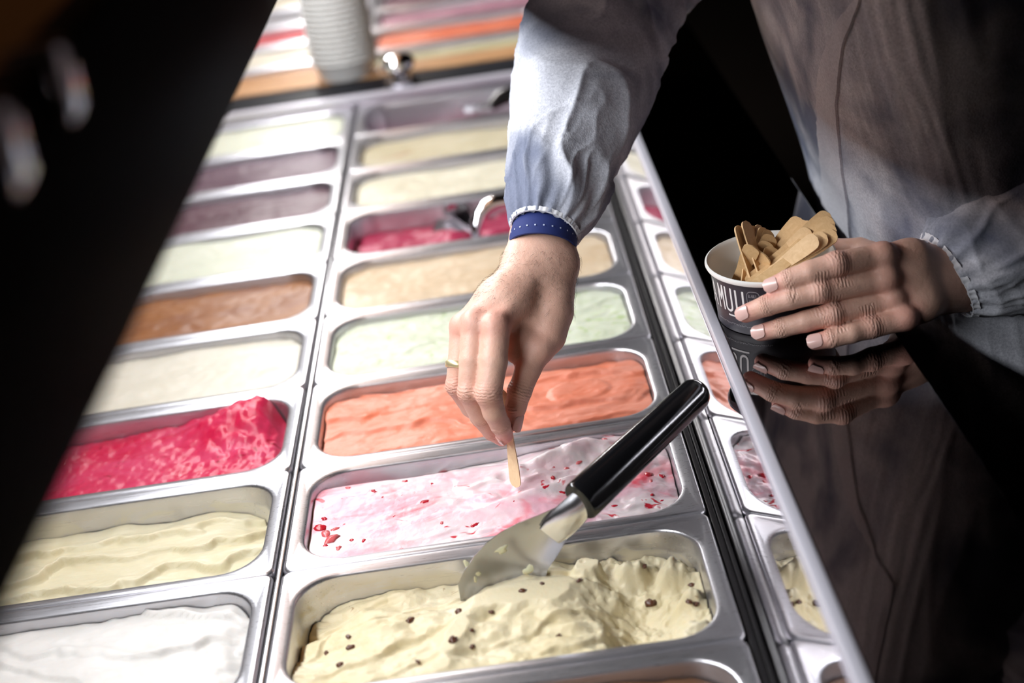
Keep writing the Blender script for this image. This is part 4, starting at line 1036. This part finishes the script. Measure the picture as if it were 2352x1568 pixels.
def sleeve(name, path, nu=140, nv=170, seed=0.0, cuff=True, amp=.0045, mat='overall', foldf=None):
    """path: (centre, half width across the picture, half depth) from cuff to shoulder"""
    cs = np.array([p[0] for p in path]); n = len(cs)
    seg = np.r_[0, np.cumsum(np.linalg.norm(np.diff(cs, axis=0), axis=1))]; L = seg[-1]
    def interp(t, arr):   # smooth (Catmull-Rom through uniform resample)
        return np.stack([np.interp(t, seg, arr[:, i]) for i in range(arr.shape[1])], -1)
    tt = L * np.linspace(0, 1, nv) ** 1.25
    arr = np.c_[cs, [p[1] for p in path], [p[2] for p in path]]
    fine = np.linspace(0, L, 400); A = interp(fine, arr)
    ker = np.hanning(31); ker /= ker.sum(); Ap = np.pad(A, ((15, 15), (0, 0)), mode='reflect', reflect_type='odd')
    A = np.stack([np.convolve(Ap[:, i], ker, 'valid') for i in range(A.shape[1])], -1)
    A = np.stack([np.interp(tt, fine, A[:, i]) for i in range(A.shape[1])], -1)
    c = A[:, :3]; T = np.gradient(c, axis=0); T /= np.linalg.norm(T, axis=1)[:, None]
    Bv = TO[None] - T * (T @ TO)[:, None]; Bv /= np.linalg.norm(Bv, axis=1)[:, None]; Av = np.cross(Bv, T)
    # Av points to picture-right when the sleeve runs up the picture
    sg = np.sign((Av @ SIDE).mean()); Av = Av * sg
    u = np.linspace(0, 2 * math.pi, nu, endpoint=False)
    U, Tt = np.meshgrid(u, tt, indexing='ij')
    cu, su = np.cos(U), np.sin(U)
    cyl = np.stack([cu * .05, su * .05, Tt], -1)
    r1 = 1 - np.abs(noise(cyl[..., 0] * 13 + seed, cyl[..., 1] * 13 + Tt * 6, Tt * 9 + cyl[..., 0] * 9))          # long diagonal folds
    r2 = 1 - np.abs(noise(cyl[..., 0] * 20 + seed + 9, cyl[..., 1] * 20 - Tt * 10, Tt * 17 + seed))
    r3 = fbm(cyl[..., 0] * 60 + seed, cyl[..., 1] * 60, Tt * 60, 3)
    disp = amp * 1.3 * (r1 ** 6 - .3) + amp * .40 * (r2 ** 12 - .1) + amp * .07 * r3 + amp * .8 * noise(cyl[..., 0] * 9, cyl[..., 1] * 9 + seed, Tt * 7)
    wr_ = np.sin((Tt + .022 * np.sin(U * 1 + seed) + .010 * noise(cyl[..., 0] * 18, cyl[..., 1] * 18, Tt * 14)) * 2 * math.pi / .034)
    disp = disp + amp * .75 * np.maximum(wr_, 0) ** 2.5 * sstep(.15, .24, Tt) * (.4 + .6 * sstep(-.3, .4, noise(cyl[..., 0] * 12 + 4, cyl[..., 1] * 12, Tt * 10)))
    pl_ = noise(np.cos(U) * 3.2 + seed, np.sin(U) * 3.2, Tt * 9)
    disp = disp + amp * .8 * (1 - np.abs(pl_)) ** 8 * np.exp(-((Tt - .045) / .035) ** 2)
    if cuff:
        g = np.exp(-Tt / .020)
        disp = disp * (1 - np.exp(-(Tt / .018))) + g * .0022 * np.sin(U * 17 + 1.5 * noise(U * 2, Tt * 30, seed)) + np.exp(-Tt / .05) * .003 * np.sin(U * 7 + seed + 3 * noise(U, Tt * 20, seed)) * (1 - np.exp(-Tt / .012))
    if foldf is not None: disp = disp + foldf(U, Tt)
    a_, b_ = A[:, 3][None], A[:, 4][None]
    pts = c[None] + Av[None] * ((a_ + disp) * cu)[..., None] + Bv[None] * ((b_ + disp) * su)[..., None]
    f = grid_faces(nu, nv, True)
    inner = pts - (Av[None] * cu[..., None] + Bv[None] * su[..., None]) * .0006
    v = np.concatenate([pts.reshape(-1, 3), inner.reshape(-1, 3)]); f2 = f[:, ::-1] + nu * nv
    i = np.arange(nu); i2 = (i + 1) % nu
    end = np.stack([i * nv, i * nv + nu * nv, i2 * nv + nu * nv, i2 * nv], -1)
    return v, np.concatenate([f, f2, end]), pts, (c, Av, Bv, A)

E2 = elbow_R
def mid(x, y, dp, wpx, dep_): return (at(x, y, dp), wpx / 2 / (FPX / dp), dep_)
R_path = [mid(1250, 534, 1.270, 154, .0300), mid(1253, 520, 1.274, 170, .034), mid(1264, 495, 1.280, 214, .042), mid(1277, 450, 1.291, 234, .047), mid(1279, 400, 1.304, 242, .050), mid(1306, 300, 1.330, 282, .055), mid(1334, 200, 1.357, 314, .060), mid(1362, 100, 1.384, 334, .064), mid(1399, 0, 1.412, 350, .066), mid(1440, -90, 1.438, 368, .068), mid(1500, -190, 1.470, 400, .075)]
R_path += [((R_path[-1][0] + should_R) / 2 + np.array([0, 0, .02]), .080, .085), (should_R + np.array([.02, -.01, .01]), .09, .10)]
sv_, sf_, sp_, _ = sleeve('sleeve', R_path, 190, 260, 5.4, True, .0046)
L_path = [(on_y(2172, 638, .277), .0385, .0285), (on_y(2186, 629, .279), .043, .032), (on_y(2215, 610, .282), .052, .040), (on_y(2260, 582, .286), .060, .048), (on_y(2352, 525, .291), .070, .056), (on_y(2480, 448, .298), .074, .062), (elbow_L + np.array([0.0, 0.0, .005]), .076, .068), (elbow_L + np.array([0.02, 0.01, .06]), .076, .070), ((elbow_L + should_L) / 2 + np.array([.01, 0.01, .03]), .078, .078), (should_L + np.array([.03, 0.02, .02]), .085, .09)]
lv_, lf_, lp_, _ = sleeve('sleeve', L_path, 150, 200, 17.0, True, .0050)

# the trunk of the overall: leaning over the counter, hanging straight below
def trunk(z):
    """front-back centre, half depth and half width at a height"""
    cx = np.interp(z, [-.55, 0.02, .12, .30, .50, .65, .70], [.745, .735, .715, .660, .615, .595, .590])
    dx = np.interp(z, [-.55, 0.02, .12, .30, .54, .62, .675, .70], [.165, .158, .156, .150, .140, .11, .075, .062])
    wy_ = np.interp(z, [-.55, 0.02, .12, .30, .54, .62, .675, .70], [.265, .252, .252, .262, .265, .215, .12, .066])
    return cx, dx, wy_
zc = np.concatenate([np.linspace(-.55, -.02, 24), np.linspace(0, .45, 110), np.linspace(.46, .70, 32)])
nu = 320; u = np.linspace(0, 2 * math.pi, nu, endpoint=False)
U, Z = np.meshgrid(u, zc, indexing='ij')
ker = np.hanning(15); ker /= ker.sum()
cx, dx, wy_ = [np.convolve(np.pad(q, 7, mode='edge'), ker, 'valid') for q in trunk(zc)]
cu, su = np.cos(U), np.sin(U)
fold = .009 * (np.sin(U * 9 + 1.2 * noise(U * 1.5, Z * 4, 3)) * .5 + noise(np.cos(U) * 4, np.sin(U) * 4, Z * 2.0)) + .006 * (1 - np.abs(noise(cu * 9, su * 9, Z * 5 + 3))) ** 4 + .0022 * fbm(cu * 22, su * 22, Z * 18, 3)
fold = fold * np.interp(Z, [-.5, .0, .3, .6], [1.0, .36, .24, .2])
rx = np.sign(cu) * np.abs(cu) ** .60; ry = np.sign(su) * np.abs(su) ** .72
pt = np.stack([cx[None] + (dx[None] + fold) * rx, .525 + (wy_[None] + fold) * ry, Z], -1)
trunk_pts = pt
nvz = len(zc); f = grid_faces(nu, nvz, True)
nn_ = np.stack([cu, su, 0 * cu], -1)
inn = pt - nn_ * .0008
tvv = np.concatenate([pt.reshape(-1, 3), inn.reshape(-1, 3)]); tff = np.concatenate([f, f[:, ::-1] + nu * nvz])
i = np.arange(nu); i2 = (i + 1) % nu
for e in (0, nvz - 1):
    q = np.stack([i * nvz + e, i2 * nvz + e, i2 * nvz + e + nu * nvz, i * nvz + e + nu * nvz], -1); tff = np.concatenate([tff, q if e else q[:, ::-1]])
vv = np.concatenate([tvv, sv_, lv_]); ff = np.concatenate([tff, sf_ + len(tvv), lf_ + len(tvv) + len(sv_)])
o = bring(mesh('overall', vv, ff, M['overall'], None, True, 0), person); o['label'] = 'thin white see-through overall'
# button placket: a second layer of cloth down the front
M['placket'] = fabric('white_nonwoven_double', (.86, .86, .92), (.66, .66, .74), .5, .7, 7.0, 1.0)
fi = np.where((cu[:, 0] < -.35) & (su[:, 0] < .80))[0]
lc = (pt[fi] - CAM) @ ROT; ppx = 1176 + FPX * lc[..., 0] / -lc[..., 2]      # where the front of the overall lands, to find the buttoned edge
def edge_y(target):
    js = [j for j in range(len(zc)) if .04 < zc[j] < .36]; ys = []
    for j in js:
        o_ = np.argsort(pt[fi, j, 1]); p_, y_ = ppx[o_, j], pt[fi, j, 1][o_]
        m_ = (y_ > .34) & (y_ < .70); p_, y_ = p_[m_], y_[m_]; a_ = int(np.argmax(p_ < target)); a_ = max(a_, 1)
        ys.append(y_[a_ - 1] + (y_[a_] - y_[a_ - 1]) * np.clip((p_[a_ - 1] - target) / max(p_[a_ - 1] - p_[a_], 1e-6), 0, 1))
    return np.polyfit(zc[js], ys, 1)
def placket(name, mat, lift, n=6):
    e0_, e1_ = edge_y(1890), edge_y(1950); zi = np.where((zc >= -.5) & (zc <= .60))[0]; v = []
    for s in (lift, .0001):
        for q in range(n):
            for j in zi:
                z_ = np.clip(zc[j], .02, .40); y = np.polyval(e0_, z_) * (1 - q / (n - 1)) + np.polyval(e1_, z_) * q / (n - 1)
                o_ = np.argsort(pt[fi, j, 1]); v.append((np.interp(y, pt[fi, j, 1][o_], pt[fi, j, 0][o_]) - s, y, zc[j]))
    m = len(zi); g = grid_faces(n, m); N = n * m; e0 = np.arange(m - 1)
    fs = [g, g[:, ::-1] + N, np.stack([e0, e0 + 1, e0 + 1 + N, e0 + N], -1), np.stack([(n - 1) * m + e0 + 1, (n - 1) * m + e0, (n - 1) * m + e0 + N, (n - 1) * m + e0 + 1 + N], -1)]
    return bring(mesh(name, np.array(v), np.concatenate(fs), mat, None, True, 40), person)
placket('placket', M['placket'], .0024)
# elastic cuffs
def band(pathpt, v0, v1, grow, name, mat, teeth=0, n=240):
    c, Av, Bv, A = pathpt; 
    v = []; ring_n = 5
    for s in (1, 0):
        for q in range(ring_n):
            t = v0 + (v1 - v0) * q / (ring_n - 1)
            i0 = min(int(t), len(c) - 2) if t >= 0 else 0; fr = t - i0
            cc_ = c[i0] + (c[i0 + 1] - c[i0]) * fr; ra_, rb_ = A[i0, 3], A[i0, 4]
            for j in range(n):
                a = 2 * math.pi * j / n; g = grow * s + (teeth * math.cos(a * 40) if s and teeth else 0)
                v.append(cc_ + Av[i0] * (ra_ + g) * math.cos(a) + Bv[i0] * (rb_ + g) * math.sin(a))
    f = []
    for q in range(ring_n - 1):
        for j in range(n):
            x = (q * n + j, q * n + (j + 1) % n, (q + 1) * n + (j + 1) % n, (q + 1) * n + j); f.append(x); f.append(tuple(k_ + ring_n * n for k_ in x[::-1]))
    for e in (0, ring_n - 1):
        for j in range(n): f.append((e * n + j, e * n + (j + 1) % n, e * n + (j + 1) % n + ring_n * n, e * n + j + ring_n * n))
    return bring(mesh(name, v, f, mat, None, True, 50), person)
_, _, _, Rfr = sleeve('x', R_path, 8, 260, 5.4); _, _, _, Lfr = sleeve('x', L_path, 8, 200, 17.0)
M['elastic'] = material('white_elastic', srgb(226, 226, 232), .8)
band(Rfr, -.5, 3.5, .0016, 'elastic_cuff', M['elastic'], .0003)
band(Lfr, -.5, 4.0, .0014, 'elastic_cuff', M['elastic'], .0004)
# navy shirt cuff with small white dots showing below the right cuff
def limb_ring(c, A, B, a, b, n=80): return [c + A * (a * math.cos(t)) + B * (b * math.sin(t)) for t in np.linspace(0, 2 * math.pi, n, endpoint=False)]
ax_ = nrm(at(1252, 500, 1.274) - at(1244, 590, 1.262)); Bc = nrm(TO - ax_ * (TO @ ax_)); Ac = np.cross(Bc, ax_); Ac *= np.sign(Ac @ SIDE)
nvy = MB(); ringsn = []
for (x, y, dp, wp, dd) in ((1246, 566, 1.267, 146, .0285), (1246, 565, 1.267, 154, .0300), (1248, 550, 1.269, 157, .0302), (1251, 530, 1.272, 152, .0290), (1253, 505, 1.280, 140, .027)):
    ringsn.append(limb_ring(at(x, y, dp), Ac, Bc, wp / 2 / (FPX / dp), dd))
nvy = loft(ringsn, False); bring(nvy.build('shirt_cuff', M['navy'], None, True, 40), person)['label'] = 'navy shirt cuff with tiny white dots'
M['dot'] = material('white_dot', srgb(190, 200, 225), .7)
dots = MB()
for j, a in enumerate(np.linspace(math.radians(20), math.radians(165), 11)):
    for yy, off in ((.45, 0),) if j % 2 else ((.45, 0),):
        c0_, c1_ = at(1247, 557, 1.268), at(1250, 536, 1.270)
        c_ = c0_ + (c1_ - c0_) * yy; n_ = nrm(Ac * math.cos(a) * .027 + Bc * math.sin(a) * .029); s_ = nrm(np.cross(n_, ax_))
        p = c_ + Ac * (.0301 * math.cos(a)) + Bc * (.0305 * math.sin(a))
        dots.add([p + n_ * .0003 + (s_ * math.cos(t) + ax_ * math.sin(t)) * .0008 for t in np.linspace(0, 2 * math.pi, 8, endpoint=False)], [tuple(range(8))])
o = bring(dots.build('cuff_dots', M['dot'], None, False), person); o['kind'] = 'stuff'
# dark shirt below the overall, trousers and shoes, hair
P_, lo_ = grid((0.36, 0.02, -0.12), (1.00, 0.98, 0.74), 0.011)
d = ellip(P_, TC(.06), I3, .125, .185, .17)
d = smin(d, ellip(P_, TC(.28), I3, .128, .195, .27), .06); d = smin(d, ellip(P_, TC(.50), I3, .114, .205, .145), .06)
for sh, el, w_ in ((should_R, elbow_R, wr), (should_L, elbow_L, lw)):
    d = smin(d, capsule(P_, sh, el, .047, .041), .03); d = smin(d, capsule(P_, TC(.54), sh, .066, .048), .03); d = smin(d, capsule(P_, el, el + (w_ - el) * .72, .041, .034), .02)
d = np.maximum(d, -(ball(P_, nb + np.array([-.03, 0, .06]), .075)))
v, f = surface_nets(d, lo_, .011); bring(mesh('dark_shirt', relax(v, f, 2), f, M['shirt'], None, True, 0), person)
P_, lo_ = grid((0.52, 0.18, FL + .06), (1.0, 0.80, 0.06), 0.014)
d = ellip(P_, (.74, .49, -.03), I3, .13, .185, .12)
for s_ in (-1, 1):
    d = smin(d, capsule(P_, (.745, .49 + .09 * s_, -.08), (.74, .49 + .11 * s_, -.48), .095, .070), .04)
    d = smin(d, capsule(P_, (.74, .49 + .11 * s_, -.48), (.77, .49 + .115 * s_, FL + .12), .070, .058), .03)
v, f = surface_nets(d, lo_, .014); bring(mesh('trousers', relax(v, f, 2), f, material('dark_trousers', srgb(24, 28, 44), .9), None, True, 0), person)
for s_ in (-1, 1):
    P_, lo_ = grid((0.56, .49 + .115 * s_ - .09, FL - .01), (0.90, .49 + .115 * s_ + .09, FL + .16), 0.010)
    d = smin(capsule(P_, (.80, .49 + .115 * s_, FL + .045), (.64, .49 + .125 * s_, FL + .035), .045, .036), capsule(P_, (.775, .49 + .115 * s_, FL + .07), (.775, .49 + .115 * s_, FL + .12), .05, .046), .03)
    d = np.maximum(d, (FL + .002) - P_[..., 2])
    v, f = surface_nets(d, lo_, .010); bring(mesh('shoe', relax(v, f, 1), f, material('black_leather', (.012, .011, .011), .4), None, True, 0), person)
P_, lo_ = grid(hc - .16, hc + .19, .008)
d = ellip(P_, hc + np.array([.018, 0, .032]), I3, .104, .086, .112)
d = np.maximum(d, -ellip(P_, hc + np.array([-.075, 0, -.03]), I3, .085, .12, .10)); d = np.maximum(d, hc[2] - .075 - P_[..., 2])
v, f = surface_nets(d, lo_, .008); bring(mesh('hair', relax(v, f, 1), f, material('brown_hair', srgb(58, 40, 28), .6), None, True, 0), person)

# the tasting spoon in the fingers
ts = spoon_mesh(); ts.name = 'tasting_spoon'
top_, bot_ = at(1167, 975, 1.250), at(1186, 1112, 1.2685)
place_spoon(ts, bot_ + nrm(bot_ - top_) * .003, top_, TO * .75 - SIDE * .66)
ts.scale = (.85, .8, 1); ts.data = ts.data.copy(); ts.data.materials.clear(); ts.data.materials.append(M['pale_wood'])
tag(ts, 'small wooden spoon pinched in the fingers, dipped into strawberry gelato', 'spoon')
